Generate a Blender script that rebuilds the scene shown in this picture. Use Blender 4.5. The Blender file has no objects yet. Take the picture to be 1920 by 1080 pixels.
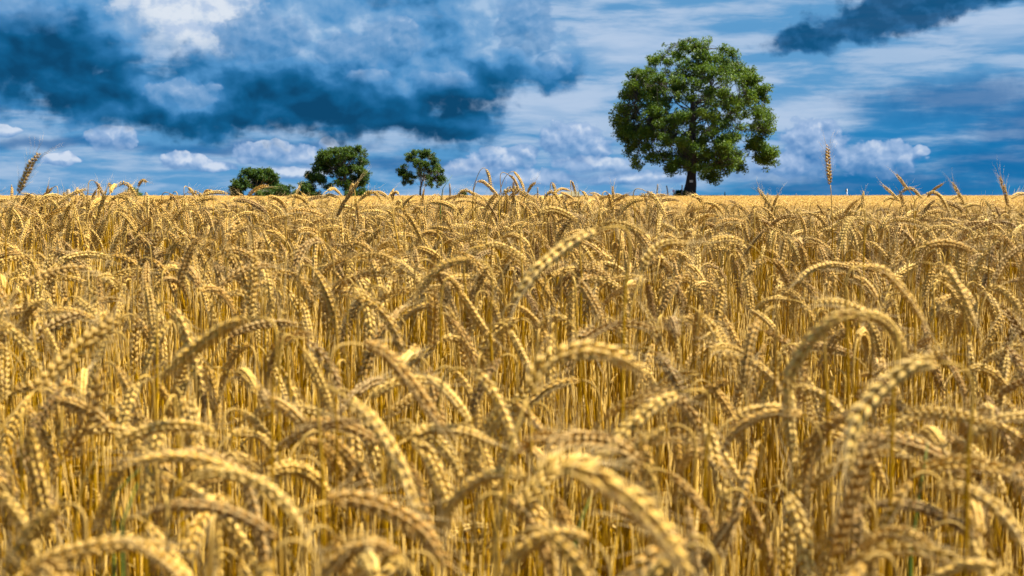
import bpy, math, random
import numpy as np
from mathutils import Vector
R = math.radians
rng = np.random.default_rng(11)
random.seed(5)
scn = bpy.context.scene
col = scn.collection

# ------------------------------------------------------------------ camera
CAM_Z = 1.42
FPX = 2667.0                      # focal length in photograph pixels (50 mm lens)
HOR = 363.0                       # eye level in the photograph
PITCH = math.atan((540 - HOR) / FPX)
cam_d = bpy.data.cameras.new('camera')
cam_d.lens = 50; cam_d.sensor_width = 36
cam_d.clip_start = 0.05; cam_d.clip_end = 6000
cam_d.dof.use_dof = True
cam_d.dof.focus_distance = 6.4
cam_d.dof.aperture_fstop = 9.5
cam = bpy.data.objects.new('camera', cam_d); col.objects.link(cam)
cam.location = (0, 0, CAM_Z); cam.rotation_euler = (R(90) - PITCH, 0, 0)
scn.camera = cam
scn.view_settings.view_transform = 'Standard'
scn.view_settings.look = 'None'
scn.view_settings.gamma = 1
EXPOSURE = 1.95
scn.view_settings.exposure = EXPOSURE
scn.cycles.max_bounces = 6
scn.cycles.diffuse_bounces = 1
scn.cycles.transparent_max_bounces = 4
cp, sp_ = math.cos(PITCH), math.sin(PITCH)
def at(px, py, d):
    """point at depth d seen at photograph pixel (px, py)"""
    a, b = (px - 960) / FPX, (540 - py) / FPX
    return np.array([a * d, (cp + b * sp_) * d, CAM_Z + (-sp_ + b * cp) * d])

# ------------------------------------------------------------------ sun
SUN_EL, SUN_AZ = 57.0, 78.0       # azimuth clockwise from the view direction
sd = bpy.data.lights.new('sun', 'SUN'); sd.energy = 5.0; sd.angle = R(0.5); sd.color = (1.0, 0.92, 0.78)
so = bpy.data.objects.new('sun', sd); col.objects.link(so)
sv = Vector((math.sin(R(SUN_AZ)) * math.cos(R(SUN_EL)), math.cos(R(SUN_AZ)) * math.cos(R(SUN_EL)), math.sin(R(SUN_EL))))
so.rotation_euler = sv.to_track_quat('Z', 'Y').to_euler()
so.location = (0, 0, 30)

# ------------------------------------------------------------------ node helper
def lin(r, g, b):
    f = lambda c: (c / 255 / 12.92) if c / 255 <= 0.04045 else ((c / 255 + 0.055) / 1.055) ** 2.4
    return (f(r), f(g), f(b), 1.0)
class NT:
    def __init__(s, tree): s.t = tree; s.n = tree.nodes; s.l = tree.links
    def new(s, typ, **kw):
        n = s.n.new(typ)
        for k, v in kw.items(): setattr(n, k, v)
        return n
    def put(s, sock, v):
        if v is None: return
        if hasattr(v, 'is_output') or isinstance(v, bpy.types.NodeSocket): s.l.new(v, sock)
        else: sock.default_value = v
    def m(s, op, a, b=None, c=None, clamp=False):
        n = s.new('ShaderNodeMath', operation=op, use_clamp=clamp)
        for i, v in enumerate((a, b, c)): s.put(n.inputs[i], v)
        return n.outputs[0]
    def v(s, op, a, b=None, c=None):
        n = s.new('ShaderNodeVectorMath', operation=op)
        for i, v in enumerate((a, b, c)):
            if v is not None: s.put(n.inputs[i], v)
        return n.outputs['Value'] if op in ('LENGTH', 'DOT_PRODUCT') else n.outputs[0]
    def noise(s, p, scale, detail=4, rough=0.5, dist=0.0, color=False, lac=2.0):
        n = s.new('ShaderNodeTexNoise'); n.noise_dimensions = '3D'
        s.put(n.inputs['Vector'], p); n.inputs['Scale'].default_value = scale
        n.inputs['Detail'].default_value = detail; n.inputs['Roughness'].default_value = rough
        n.inputs['Lacunarity'].default_value = lac; n.inputs['Distortion'].default_value = dist
        return n.outputs['Color' if color else 'Fac']
    def ss(s, x, lo, hi, a=0.0, b=1.0, kind='SMOOTHSTEP'):
        n = s.new('ShaderNodeMapRange', interpolation_type=kind)
        s.put(n.inputs['Value'], x)
        for k, q in zip(('From Min', 'From Max', 'To Min', 'To Max'), (lo, hi, a, b)): s.put(n.inputs[k], q)
        return n.outputs[0]
    def mix(s, f, a, b, mode='MIX'):
        n = s.new('ShaderNodeMix', data_type='RGBA', blend_type=mode)
        s.put(n.inputs['Factor'], f); s.put(n.inputs[6], a); s.put(n.inputs[7], b)
        return n.outputs[2]
    def ramp(s, f, stops):
        n = s.new('ShaderNodeValToRGB'); e = n.color_ramp.elements
        while len(e) < len(stops): e.new(0.5)
        for q, (p, c) in zip(e, stops): q.position = p; q.color = c
        s.put(n.inputs[0], f)
        return n.outputs[0]
    def attr(s, name, typ='GEOMETRY'):
        n = s.new('ShaderNodeAttribute', attribute_name=name, attribute_type=typ)
        return n.outputs['Fac']

# ------------------------------------------------------------------ world: daylight sky with clouds placed by direction
w = bpy.data.worlds.new('World'); scn.world = w; w.use_nodes = True
t = NT(w.node_tree); t.n.clear()
sky = t.new('ShaderNodeTexSky', sky_type='NISHITA', sun_disc=False)
sky.sun_elevation = R(SUN_EL); sky.sun_rotation = R(SUN_AZ)
sky.air_density = 1.0; sky.dust_density = 0.6; sky.ozone_density = 2.5
tc = t.new('ShaderNodeTexCoord').outputs['Generated']
sx = t.new('ShaderNodeSeparateXYZ'); t.l.new(tc, sx.inputs[0])
az = t.m('ARCTAN2', sx.outputs[0], sx.outputs[1])
el = t.m('ARCSINE', sx.outputs[2])
# U, V: azimuth and elevation in units of about two degrees
U = t.m('MULTIPLY_ADD', az, 27.5, 9.6)
V = t.m('MULTIPLY_ADD', el, -26.9, HOR / 100)
cb = t.new('ShaderNodeCombineXYZ'); t.l.new(U, cb.inputs[0]); t.l.new(V, cb.inputs[1])
P = cb.outputs[0]
def sub_half(c, k): return t.v('MULTIPLY', t.v('SUBTRACT', c, (0.5, 0.5, 0.5)), (k, k, 0))
W1 = sub_half(t.noise(P, 0.9, 2, 0.55, color=True), 0.9)
W2 = sub_half(t.noise(P, 3.0, 5, 0.52, color=True), 0.26)
PW = t.v('ADD', P, t.v('ADD', W1, W2))               # for big ragged cloud
PWs = t.v('ADD', P, t.v('MULTIPLY', W2, (0.6, 0.6, 0)))   # for small crisp cumulus
def blobs(p, lst):
    """highest of 1-|(p-c)/r| over the ellipses (x, y, rx, ry) given in pixels/100"""
    acc = None
    for (x, y, rx, ry) in lst:
        q = t.v('MULTIPLY_ADD', p, (1 / rx, 1 / ry, 0), (-x / rx, -y / ry, 0))
        f = t.m('SUBTRACT', 1.0, t.v('LENGTH', q))
        acc = f if acc is None else t.m('MAXIMUM', acc, f)
    return acc
def puffs(p, scale, detail=3, rough=0.5):
    n = t.new('ShaderNodeTexVoronoi', feature='SMOOTH_F1', voronoi_dimensions='2D', normalize=False)
    t.l.new(p, n.inputs['Vector']); n.inputs['Scale'].default_value = scale; n.inputs['Detail'].default_value = detail
    n.inputs['Roughness'].default_value = rough; n.inputs['Smoothness'].default_value = 0.35
    return t.m('SUBTRACT', 1.0, n.outputs['Distance'])
Pf = t.v('MULTIPLY', P, (1.0, 1.35, 1.0))
n_big = t.noise(Pf, 0.95, 7, 0.46, 0.1)
n_big2 = t.noise(t.v('ADD', Pf, (0.12, -0.20, 0.0)), 0.95, 4, 0.46, 0.2)   # sampled towards the sun
relief = t.m('SUBTRACT', t.noise(Pf, 0.95, 4, 0.46, 0.2), n_big2)
n_fine = t.noise(Pf, 3.0, 6, 0.55, 0.15)
Pp = t.v('ADD', t.v('MULTIPLY', P, (1.0, 1.2, 1.0)), t.v('MULTIPLY', W2, (0.9, 0.9, 0)))
p1 = puffs(Pp, 2.6)
p2 = puffs(t.v('ADD', Pp, (0.05, -0.11, 0.0)), 2.6, 2)
relief_p = t.m('SUBTRACT', p1, p2)                    # rounded heads lit from above
# 1 deep blue air and distant rain cloud
base = t.ramp(t.m('DIVIDE', V, 3.63), [(0.0, lin(98, 152, 202)), (0.45, lin(74, 142, 196)), (0.72, lin(36, 128, 188)), (0.9, lin(40, 134, 192)), (1.0, lin(56, 140, 192))])
# 2 layered stratus streaks
Ps = t.v('MULTIPLY', t.v('ADD', P, t.v('MULTIPLY', W1, (0.4, 0.12, 0))), (0.50, 2.9, 1.0))
st = t.noise(Ps, 1.0, 7, 0.58, 0.1)
streak_area = blobs(P, [(12.6, 1.6, 5.0, 1.9), (15.0, 0.9, 6.5, 1.5), (2.2, 3.0, 6.5, 0.9), (10.5, 3.2, 4.5, 1.0), (18.0, 1.4, 3.2, 1.0), (9.0, 3.0, 4.0, 0.7)])
st_amt = t.m('MULTIPLY', t.ss(t.m('MULTIPLY_ADD', t.ss(streak_area, -0.1, 0.6), 0.34, st), 0.40, 0.74), 0.94)
st_col = t.mix(t.ss(st, 0.40, 0.64), lin(94, 156, 206), lin(166, 193, 224))
cloud = t.mix(st_amt, base, st_col)
br = t.ss(t.m('MULTIPLY_ADD', t.m('SUBTRACT', st, 0.5), 1.6, blobs(P, [(15.2, 2.15, 1.7, 0.55), (10.3, 2.0, 1.6, 0.8), (12.0, 0.9, 2.4, 0.9), (18.6, 0.75, 1.8, 0.5), (13.5, 1.6, 1.5, 0.8)])), 0.0, 0.8)
cloud = t.mix(t.m('MULTIPLY', br, 0.55), cloud, lin(190, 208, 233))
# 3 dark rain area on the right and along the horizon
dk = blobs(t.v('ADD', P, t.v('MULTIPLY', t.v('ADD', W1, W2), (1, 0.45, 0))), [(18.0, 1.95, 2.4, 0.55), (19.5, 2.4, 1.9, 0.9), (16.8, 3.5, 3.6, 0.5), (18.6, 3.1, 1.8, 0.6), (4.6, 2.80, 3.2, 0.16), (1.2, 2.75, 2.4, 0.14), (7.6, 3.1, 1.6, 0.2), (14.9, 3.5, 1.5, 0.2)])
cloud = t.mix(t.m('MULTIPLY', t.ss(t.m('MULTIPLY_ADD', t.m('SUBTRACT', n_fine, 0.5), 0.6, dk), -0.1, 0.8), 0.74), cloud, lin(10, 100, 162))
# 4 small white cumulus with flat bases
def cumulus(cloud, lst, rel, a, shift, pal=None, soft=0.14):
    f0 = blobs(PWs, lst)
    f = t.m('MULTIPLY_ADD', t.m('SUBTRACT', p1, 0.62), 0.33, f0)
    up = t.m('SUBTRACT', f0, blobs(t.v('ADD', PWs, (0.05, -0.16, 0.0)), lst))   # + near the upper rim
    al = t.m('MULTIPLY', t.ss(f, 0.0, soft), t.m('MULTIPLY', t.ss(f0, -0.2, 0.15), t.ss(up, -0.7, 0.0, 0.2, 1.0)))
    L = t.m('ADD', t.m('MULTIPLY_ADD', relief_p, rel, shift), t.m('MULTIPLY', up, 0.65), clamp=True)
    c = t.ramp(L, pal or [(0.0, lin(66, 124, 184)), (0.4, lin(118, 158, 206)), (0.72, lin(164, 190, 226)), (1.0, lin(218, 228, 244))])
    c = t.mix(t.ss(al, 0.0, 0.75), lin(84, 142, 204), c)
    return t.mix(t.m('MULTIPLY', al, a), cloud, c)
cloud = cumulus(cloud, [(15.3, 2.75, 0.80, 0.62), (15.0, 3.1, 1.1, 0.4), (14.2, 3.1, 1.0, 0.4), (12.6, 3.3, 0.9, 0.22), (5.4, 3.25, 1.1, 0.16), (8.9, 3.15, 1.0, 0.25), (11.3, 3.1, 1.2, 0.25), (12.9, 2.7, 1.1, 0.6), (9.8, 3.35, 1.6, 0.25), (11.8, 3.35, 1.4, 0.22)], 0.45, 0.78, 0.47, None, 0.3)
cloud = cumulus(cloud, [(2.1, 2.62, 0.62, 0.29), (3.45, 3.05, 0.65, 0.25), (3.9, 3.14, 0.7, 0.13), (5.0, 2.88, 0.9, 0.34), (5.6, 2.95, 0.75, 0.30), (4.65, 3.0, 0.4, 0.14), (6.1, 2.75, 0.22, 0.22),
        (9.4, 2.98, 0.9, 0.32), (9.9, 2.85, 0.4, 0.2), (10.8, 2.68, 0.92, 0.52), (11.2, 2.82, 0.5, 0.25), (0.15, 2.52, 0.4, 0.17), (1.2, 3.02, 0.5, 0.15),
        (16.5, 3.0, 0.95, 0.46), (15.35, 2.72, 0.75, 0.6), (14.8, 3.1, 0.7, 0.3), (16.9, 2.95, 0.5, 0.28), (17.25, 2.86, 0.22, 0.12)], 0.5, 0.84, 0.48, None, 0.18)
# 5 the storm cloud
stormB = [(0.6, 1.0, 3.0, 1.6), (-2.5, 1.0, 2.5, 1.9), (2.6, 1.9, 3.2, 0.85), (4.6, 1.8, 3.2, 1.2), (6.4, 1.7, 3.2, 1.45), (7.8, 1.3, 2.9, 1.9), (9.2, 0.9, 1.9, 1.3), (5.9, 0.5, 2.4, 1.4), (6.6, 2.2, 2.9, 0.54), (8.4, 2.28, 1.3, 0.52), (4.4, 2.15, 2.2, 0.42), (10.3, 1.3, 0.9, 0.6), (8.5, -0.6, 3.0, 1.3), (1.5, 0.1, 2.0, 1.0)]
hole = [(3.7, -0.15, 1.35, 0.85), (4.15, 0.3, 0.6, 0.55), (3.1, 0.4, 0.8, 0.42), (2.5, 0.25, 0.6, 0.4)]
s_b = blobs(PW, stormB)
open_ = t.ss(t.m('MULTIPLY_ADD', t.m('SUBTRACT', n_fine, 0.5), 1.1, t.m('MULTIPLY_ADD', t.m('SUBTRACT', p1, 0.62), 0.5, blobs(PW, hole))), -0.05, 0.55)
s_f = t.m('MULTIPLY_ADD', t.m('SUBTRACT', n_big, 0.5), 0.7, t.m('MULTIPLY_ADD', t.m('SUBTRACT', p1, 0.62), 0.25, s_b))
s_a = t.m('MULTIPLY', t.ss(s_f, -0.02, 0.42), t.m('SUBTRACT', 1.0, t.m('MULTIPLY', open_, 0.97)))
glow = t.m('MULTIPLY', t.ss(blobs(PW, [(3.6, 0.1, 1.9, 1.1)]), -0.1, 0.5), 0.9)
cloud = t.mix(glow, cloud, t.mix(t.ss(n_fine, 0.35, 0.6), lin(188, 206, 232), lin(228, 235, 244)))
# how bright: lit tops, dark belly
lightB = blobs(PW, [(7.0, 0.8, 1.5, 0.75), (7.6, 0.95, 0.6, 0.5), (5.6, 0.8, 1.2, 0.5), (3.5, 1.8, 1.0, 0.34), (5.2, 0.35, 1.7, 0.5), (9.6, 0.4, 1.6, 0.9), (8.2, 1.52, 1.1, 0.35), (0.6, 0.05, 1.9, 0.5), (2.4, 0.5, 0.8, 0.6), (10.2, 0.9, 0.8, 0.5)])
darkB = blobs(PW, [(0.7, 1.35, 2.1, 0.95), (-1.5, 1.3, 2.0, 1.0), (1.4, 1.95, 1.6, 0.4), (5.6, 2.0, 2.0, 0.6), (6.4, 2.4, 2.8, 0.45), (8.3, 2.0, 1.5, 0.6), (9.1, 1.8, 0.7, 0.6), (4.0, 2.3, 2.8, 0.28), (8.1, 2.4, 1.6, 0.3)])
lum = t.m('ADD', t.m('MULTIPLY_ADD', relief, 1.3, 0.48), t.m('MULTIPLY', t.m('SUBTRACT', n_big, 0.5), 0.25))
lum = t.m('ADD', lum, t.m('MULTIPLY', t.ss(lightB, -0.4, 0.8), 0.42))
lum = t.m('SUBTRACT', lum, t.m('MULTIPLY', t.ss(darkB, -0.6, 1.0), 0.44))
lum = t.m('ADD', lum, t.m('MULTIPLY', t.m('SUBTRACT', 0.2, s_f, clamp=True), 1.2))
lum = t.m('ADD', lum, t.m('MULTIPLY', relief_p, t.ss(lum, 0.15, 0.7, 0.03, 0.12)), clamp=True)
s_c = t.ramp(lum, [(0.0, lin(14, 72, 112)), (0.2, lin(18, 92, 140)), (0.42, lin(42, 114, 168)), (0.62, lin(82, 146, 200)), (0.85, lin(122, 168, 212)), (1.0, lin(164, 194, 226))])
cloud = t.mix(s_a, cloud, s_c)
inner = [(0.0, lin(30, 110, 168)), (0.4, lin(84, 142, 194)), (0.8, lin(132, 170, 212)), (1.0, lin(174, 198, 228))]
cloud = cumulus(cloud, [(7.3, 0.8, 0.75, 0.55), (6.5, 1.0, 0.9, 0.42), (7.5, 0.6, 0.4, 0.35), (3.4, 1.8, 0.85, 0.36), (4.9, 0.75, 1.1, 0.6), (9.9, 0.5, 0.8, 0.75), (10.4, 1.2, 0.45, 0.35)], 0.4, 0.72, 0.48, inner, 0.2)
cloud = cumulus(cloud, [(8.3, 1.5, 0.8, 0.24), (6.9, 1.45, 0.6, 0.2), (0.5, 0.5, 1.4, 0.4)], 0.25, 0.45, 0.42, inner, 0.4)
# 6 dark cloud top right
wB = blobs(PW, [(15.1, 0.8, 1.0, 0.38), (16.2, 0.5, 1.3, 0.46), (16.9, 0.32, 1.2, 0.45), (18.0, 0.1, 1.2, 0.45), (17.4, 0.16, 1.8, 0.45), (18.7, 0.0, 1.9, 0.42), (20.0, 0.05, 1.8, 0.55)])
w_f = t.m('MULTIPLY_ADD', t.m('SUBTRACT', n_fine, 0.5), 0.6, t.m('MULTIPLY_ADD', t.m('SUBTRACT', p1, 0.62), 0.16, wB))
wl = t.m('ADD', t.m('MULTIPLY_ADD', relief_p, 0.5, t.m('MULTIPLY', n_big, 0.6)), t.m('MULTIPLY', t.m('SUBTRACT', 0.3, w_f), 0.6), clamp=True)
cloud = t.mix(t.m('MULTIPLY', t.ss(w_f, 0.0, 0.40), 0.95), cloud, t.ramp(wl, [(0.0, lin(4, 78, 124)), (0.5, lin(40, 104, 156)), (1.0, lin(112, 150, 200))]))
cloud = t.mix(t.ss(el, 0.22, 0.5), cloud, lin(160, 158, 156))     # unseen pale cloud overhead, added so that shade turns less blue
bg_sky = t.new('ShaderNodeBackground'); t.l.new(sky.outputs[0], bg_sky.inputs[0]); bg_sky.inputs[1].default_value = 0.09
bg_cl = t.new('ShaderNodeBackground'); t.l.new(cloud, bg_cl.inputs[0]); bg_cl.inputs[1].default_value = 1.0 / 2 ** EXPOSURE
# overcast low down, the added unseen cloud broken up overhead
high = t.ss(el, 0.24, 0.6)
cov = t.m('SUBTRACT', 1.0, t.m('MULTIPLY', high, t.ss(n_big, 0.42, 0.6, 1.0, 0.8)))
ms = t.new('ShaderNodeMixShader'); t.l.new(cov, ms.inputs[0]); t.l.new(bg_sky.outputs[0], ms.inputs[1]); t.l.new(bg_cl.outputs[0], ms.inputs[2])
wo = t.new('ShaderNodeOutputWorld'); t.l.new(ms.outputs[0], wo.inputs[0])
w.cycles.sampling_method = 'MANUAL'; w.cycles.sample_map_resolution = 512

# ------------------------------------------------------------------ mesh helpers
def new_mesh(name, V, quads=None, tris=None, mats=(), mi=None, attrs=None, smooth=True):
    """quads/tris: int arrays; mi: material index per face (quads first); attrs: {name: per-vertex floats}"""
    V = np.asarray(V, np.float32)
    q = np.zeros((0, 4), np.int32) if quads is None or len(quads) == 0 else np.asarray(quads, np.int32)
    r = np.zeros((0, 3), np.int32) if tris is None or len(tris) == 0 else np.asarray(tris, np.int32)
    me = bpy.data.meshes.new(name)
    me.vertices.add(len(V)); me.vertices.foreach_set('co', V.ravel())
    nl = q.size + r.size
    me.loops.add(nl); me.loops.foreach_set('vertex_index', np.concatenate([q.ravel(), r.ravel()]).astype(np.int32))
    nf = len(q) + len(r)
    me.polygons.add(nf)
    st = np.concatenate([np.arange(len(q)) * 4, q.size + np.arange(len(r)) * 3]).astype(np.int32)
    me.polygons.foreach_set('loop_start', st)
    me.polygons.foreach_set('use_smooth', np.full(nf, smooth))
    if mi is not None: me.polygons.foreach_set('material_index', np.asarray(mi, np.int32))
    for m_ in mats: me.materials.append(m_)
    for k, a in (attrs or {}).items():
        at_ = me.attributes.new(k, 'FLOAT', 'POINT'); at_.data.foreach_set('value', np.asarray(a, np.float32))
    me.update(calc_edges=True); me.validate()
    return me
class Geo:
    """collects vertices, quads, triangles with a material index and two per-vertex tones"""
    def __init__(s): s.V = []; s.Q = []; s.T = []; s.qm = []; s.tm = []; s.a = []; s.b = []; s.n = 0
    def add(s, V, Q=None, T=None, m=0, a=0.0, b=0.0):
        V = np.asarray(V, float).reshape(-1, 3)
        s.V.append(V)
        if Q is not None and len(Q): s.Q.append(np.asarray(Q) + s.n); s.qm.append(np.full(len(Q), m))
        if T is not None and len(T): s.T.append(np.asarray(T) + s.n); s.tm.append(np.full(len(T), m))
        s.a.append(np.broadcast_to(a, (len(V),))); s.b.append(np.broadcast_to(b, (len(V),)))
        s.n += len(V)
    def join(s, o, M=None, off=(0, 0, 0), sc=1.0, m=None, a=None):
        V, Q, T, mi, A, B = o.arrays()
        if M is not None: V = V @ M.T
        V = V * sc + np.asarray(off)
        nq = len(Q)
        s.V.append(V)
        if nq: s.Q.append(Q + s.n); s.qm.append(mi[:nq] if m is None else np.full(nq, m))
        if len(T): s.T.append(T + s.n); s.tm.append(mi[nq:] if m is None else np.full(len(T), m))
        s.a.append(A if a is None else np.full(len(V), a)); s.b.append(B); s.n += len(V)
    def arrays(s):
        Q = np.concatenate(s.Q) if s.Q else np.zeros((0, 4), int)
        T = np.concatenate(s.T) if s.T else np.zeros((0, 3), int)
        mi = np.concatenate((s.qm or [np.zeros(0, int)]) + (s.tm or [np.zeros(0, int)]))
        return np.concatenate(s.V), Q, T, mi, np.concatenate(s.a), np.concatenate(s.b)
    def mesh(s, name, mats, smooth=True):
        V, Q, T, mi, A, B = s.arrays()
        return new_mesh(name, V, Q, T, mats, mi, {'tone': A, 'part': B}, smooth)
def unit(v): return v / (np.linalg.norm(v, axis=-1, keepdims=True) + 1e-12)
def frames(C, up=None):
    T = unit(np.gradient(C, axis=0))
    n0 = np.cross(T[0], (0.31, 0.87, 0.13) if up is None else up); n0 = unit(n0)
    N = [n0]
    for i in range(1, len(C)):
        v = N[-1] - T[i] * np.dot(N[-1], T[i]); N.append(unit(v))
    N = np.array(N)
    return T, N, np.cross(T, N)
def tube(C, r, k=5, cap=True):
    C = np.asarray(C, float); r = np.broadcast_to(np.asarray(r, float), (len(C),))
    T, N, B = frames(C)
    an = np.arange(k) * 2 * math.pi / k
    V = C[:, None] + r[:, None, None] * (np.cos(an)[None, :, None] * N[:, None] + np.sin(an)[None, :, None] * B[:, None])
    V = V.reshape(-1, 3)
    i = np.arange(len(C) - 1)[:, None] * k; j = np.arange(k)[None]; j2 = (j + 1) % k
    Q = np.stack([i + j, i + j2, i + k + j2, i + k + j], -1).reshape(-1, 4)
    if cap:
        V = np.vstack([V, C[-1]]); c = len(V) - 1; b = (len(C) - 1) * k
        Tt = [[b + a, b + (a + 1) % k, c] for a in range(k)]
    else: Tt = []
    return V, Q, Tt
def spline(P, n):
    """Catmull-Rom through the points, n samples evenly spaced along the arc"""
    P = np.asarray(P, float)
    if len(P) == 2:
        return P[0] + (P[1] - P[0]) * np.linspace(0, 1, n)[:, None]
    E = np.vstack([2 * P[0] - P[1], P, 2 * P[-1] - P[-2]])
    out = []
    for i in range(len(P) - 1):
        p0, p1_, p2_, p3 = E[i:i + 4]
        u = np.linspace(0, 1, 17)[:-1, None] if i < len(P) - 2 else np.linspace(0, 1, 17)[:, None]
        out.append(0.5 * (2 * p1_ + (p2_ - p0) * u + (2 * p0 - 5 * p1_ + 4 * p2_ - p3) * u ** 2 + (3 * p1_ - p0 - 3 * p2_ + p3) * u ** 3))
    C = np.concatenate(out)
    L = np.concatenate([[0], np.cumsum(np.linalg.norm(np.diff(C, axis=0), axis=1))])
    s_ = np.linspace(0, L[-1], n)
    return np.stack([np.interp(s_, L, C[:, k]) for k in range(3)], 1)
def bezier(a, b, c, d, n):
    u = np.linspace(0, 1, n)[:, None]
    return a * (1 - u) ** 3 + 3 * b * u * (1 - u) ** 2 + 3 * c * u * u * (1 - u) + d * u ** 3
def link(name, data, parent=None, loc=None):
    o = bpy.data.objects.new(name, data); col.objects.link(o)
    if parent is not None: o.parent = parent
    if loc is not None: o.location = loc
    return o
def tag(o, label=None, cat=None, group=None, kind=None):
    if label: o['label'] = label
    if cat: o['category'] = cat
    if group: o['group'] = group
    if kind: o['kind'] = kind
    return o

# ------------------------------------------------------------------ materials
def material(name):
    m_ = bpy.data.materials.new(name); m_.use_nodes = True
    q = NT(m_.node_tree); q.n.clear()
    out = q.new('ShaderNodeOutputMaterial'); b = q.new('ShaderNodeBsdfPrincipled')
    q.l.new(b.outputs[0], out.inputs[0])
    return m_, q, b, out
def translucent(q, b, out, colr, f):
    tr = q.new('ShaderNodeBsdfTranslucent'); q.put(tr.inputs[0], colr)
    ms_ = q.new('ShaderNodeMixShader'); ms_.inputs[0].default_value = f
    q.l.new(b.outputs[0], ms_.inputs[1]); q.l.new(tr.outputs[0], ms_.inputs[2]); q.l.new(ms_.outputs[0], out.inputs[0])
def c4(r, g, b): return (r, g, b, 1.0)
def plant_tone(q):
    oi = q.new('ShaderNodeObjectInfo').outputs['Random']
    # every plant has its own ripeness: a per-plant attribute plus the instance's random value
    return q.m('FRACT', q.m('ADD', q.attr('tone'), oi))
def ear_material(name, hero=False):
    m_, q, b, out = material(name)
    tone = q.attr('tone') if hero else plant_tone(q)
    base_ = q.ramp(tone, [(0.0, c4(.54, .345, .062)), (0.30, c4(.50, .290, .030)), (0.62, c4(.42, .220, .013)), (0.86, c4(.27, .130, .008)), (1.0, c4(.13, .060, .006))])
    fl = q.attr('part')                      # 0 at the foot of a floret, 1 at its tip
    tcn = q.new('ShaderNodeTexCoord').outputs['Object']
    sp = q.noise(tcn, 420.0, 3, 0.6)
    c = q.mix(q.ss(fl, 0.15, 0.95, 0.0, 0.42), base_, c4(.68, .52, .22))
    c = q.mix(q.ss(fl, 0.32, 0.0, 0.0, 0.85), c, c4(.12, .050, .004))  # pale tip, dark foot of the husk, colour pushed for lit edges, shaded gaps
    c = q.mix(q.ss(sp, 0.40, 0.66, 0.0, 0.42), c, c4(.24, .13, .02))
    rib = q.noise(q.v('MULTIPLY', tcn, (1, 1, 1)), 1500.0, 2, 0.7)
    bp_ = q.new('ShaderNodeBump'); bp_.inputs['Strength'].default_value = 0.7; bp_.inputs['Distance'].default_value = 0.0006
    q.l.new(rib, bp_.inputs['Height']); q.l.new(bp_.outputs[0], b.inputs['Normal'])
    q.l.new(c, b.inputs['Base Color']); b.inputs['Roughness'].default_value = 0.6
    b.inputs['Specular IOR Level'].default_value = 0.22
    translucent(q, b, out, q.mix(0.5, c, c4(.70, .36, .03)), 0.05)
    return m_
def stalk_material(name, hero=False):
    m_, q, b, out = material(name)
    tone = q.attr('tone') if hero else plant_tone(q)
    base_ = q.ramp(tone, [(0.0, c4(.40, .225, .003)), (0.35, c4(.33, .172, .002)), (0.7, c4(.24, .115, .002)), (1.0, c4(.15, .080, .006))])
    tcn = q.new('ShaderNodeTexCoord').outputs['Object']
    st_ = q.noise(q.v('MULTIPLY', tcn, (1, 1, 0.06)), 330.0, 4, 0.6)
    c = q.mix(q.ss(st_, 0.42, 0.66, 0.0, 0.6), base_, c4(.16, .078, .003))
    c = q.mix(q.ss(q.attr('part'), 0.90, 0.985, 0.0, 0.6), c, c4(.42, .29, .09))    # bleached neck under the ear
    q.l.new(c, b.inputs['Base Color']); b.inputs['Roughness'].default_value = 0.5
    b.inputs['Specular IOR Level'].default_value = 0.03
    translucent(q, b, out, c4(.50, .28, .004), 0.07)
    return m_
def awn_material(name, colr, f):
    m_, q, b, out = material(name)
    q.put(b.inputs['Base Color'], colr); b.inputs['Roughness'].default_value = 0.5; b.inputs['Specular IOR Level'].default_value = 0.15
    translucent(q, b, out, colr, f)
    return m_
def leaf_material(name):
    m_, q, b, out = material(name)
    tcn = q.new('ShaderNodeTexCoord').outputs['Object']
    nz = q.noise(q.v('MULTIPLY', tcn, (1, 1, 0.15)), 90.0, 4, 0.6)
    c = q.mix(q.ss(nz, 0.35, 0.65), c4(.18, .10, .008), c4(.32, .21, .05))
    q.l.new(c, b.inputs['Base Color']); b.inputs['Roughness'].default_value = 0.6; b.inputs['Specular IOR Level'].default_value = 0.08
    translucent(q, b, out, c4(.45, .30, .07), 0.3)
    return m_
M_ear, M_stalk = ear_material('ripe_ear'), stalk_material('straw_stalk')
M_ear_h, M_stalk_h = ear_material('ripe_ear_own_tone', True), stalk_material('straw_stalk_own_tone', True)
M_awn = awn_material('awn', c4(.42, .30, .12), 0.2)
M_leaf = leaf_material('dry_leaf')
M_green = awn_material('green_blade', c4(.10, .17, .03), 0.3)
CROP = [M_stalk, M_ear, M_awn, M_leaf]

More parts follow.
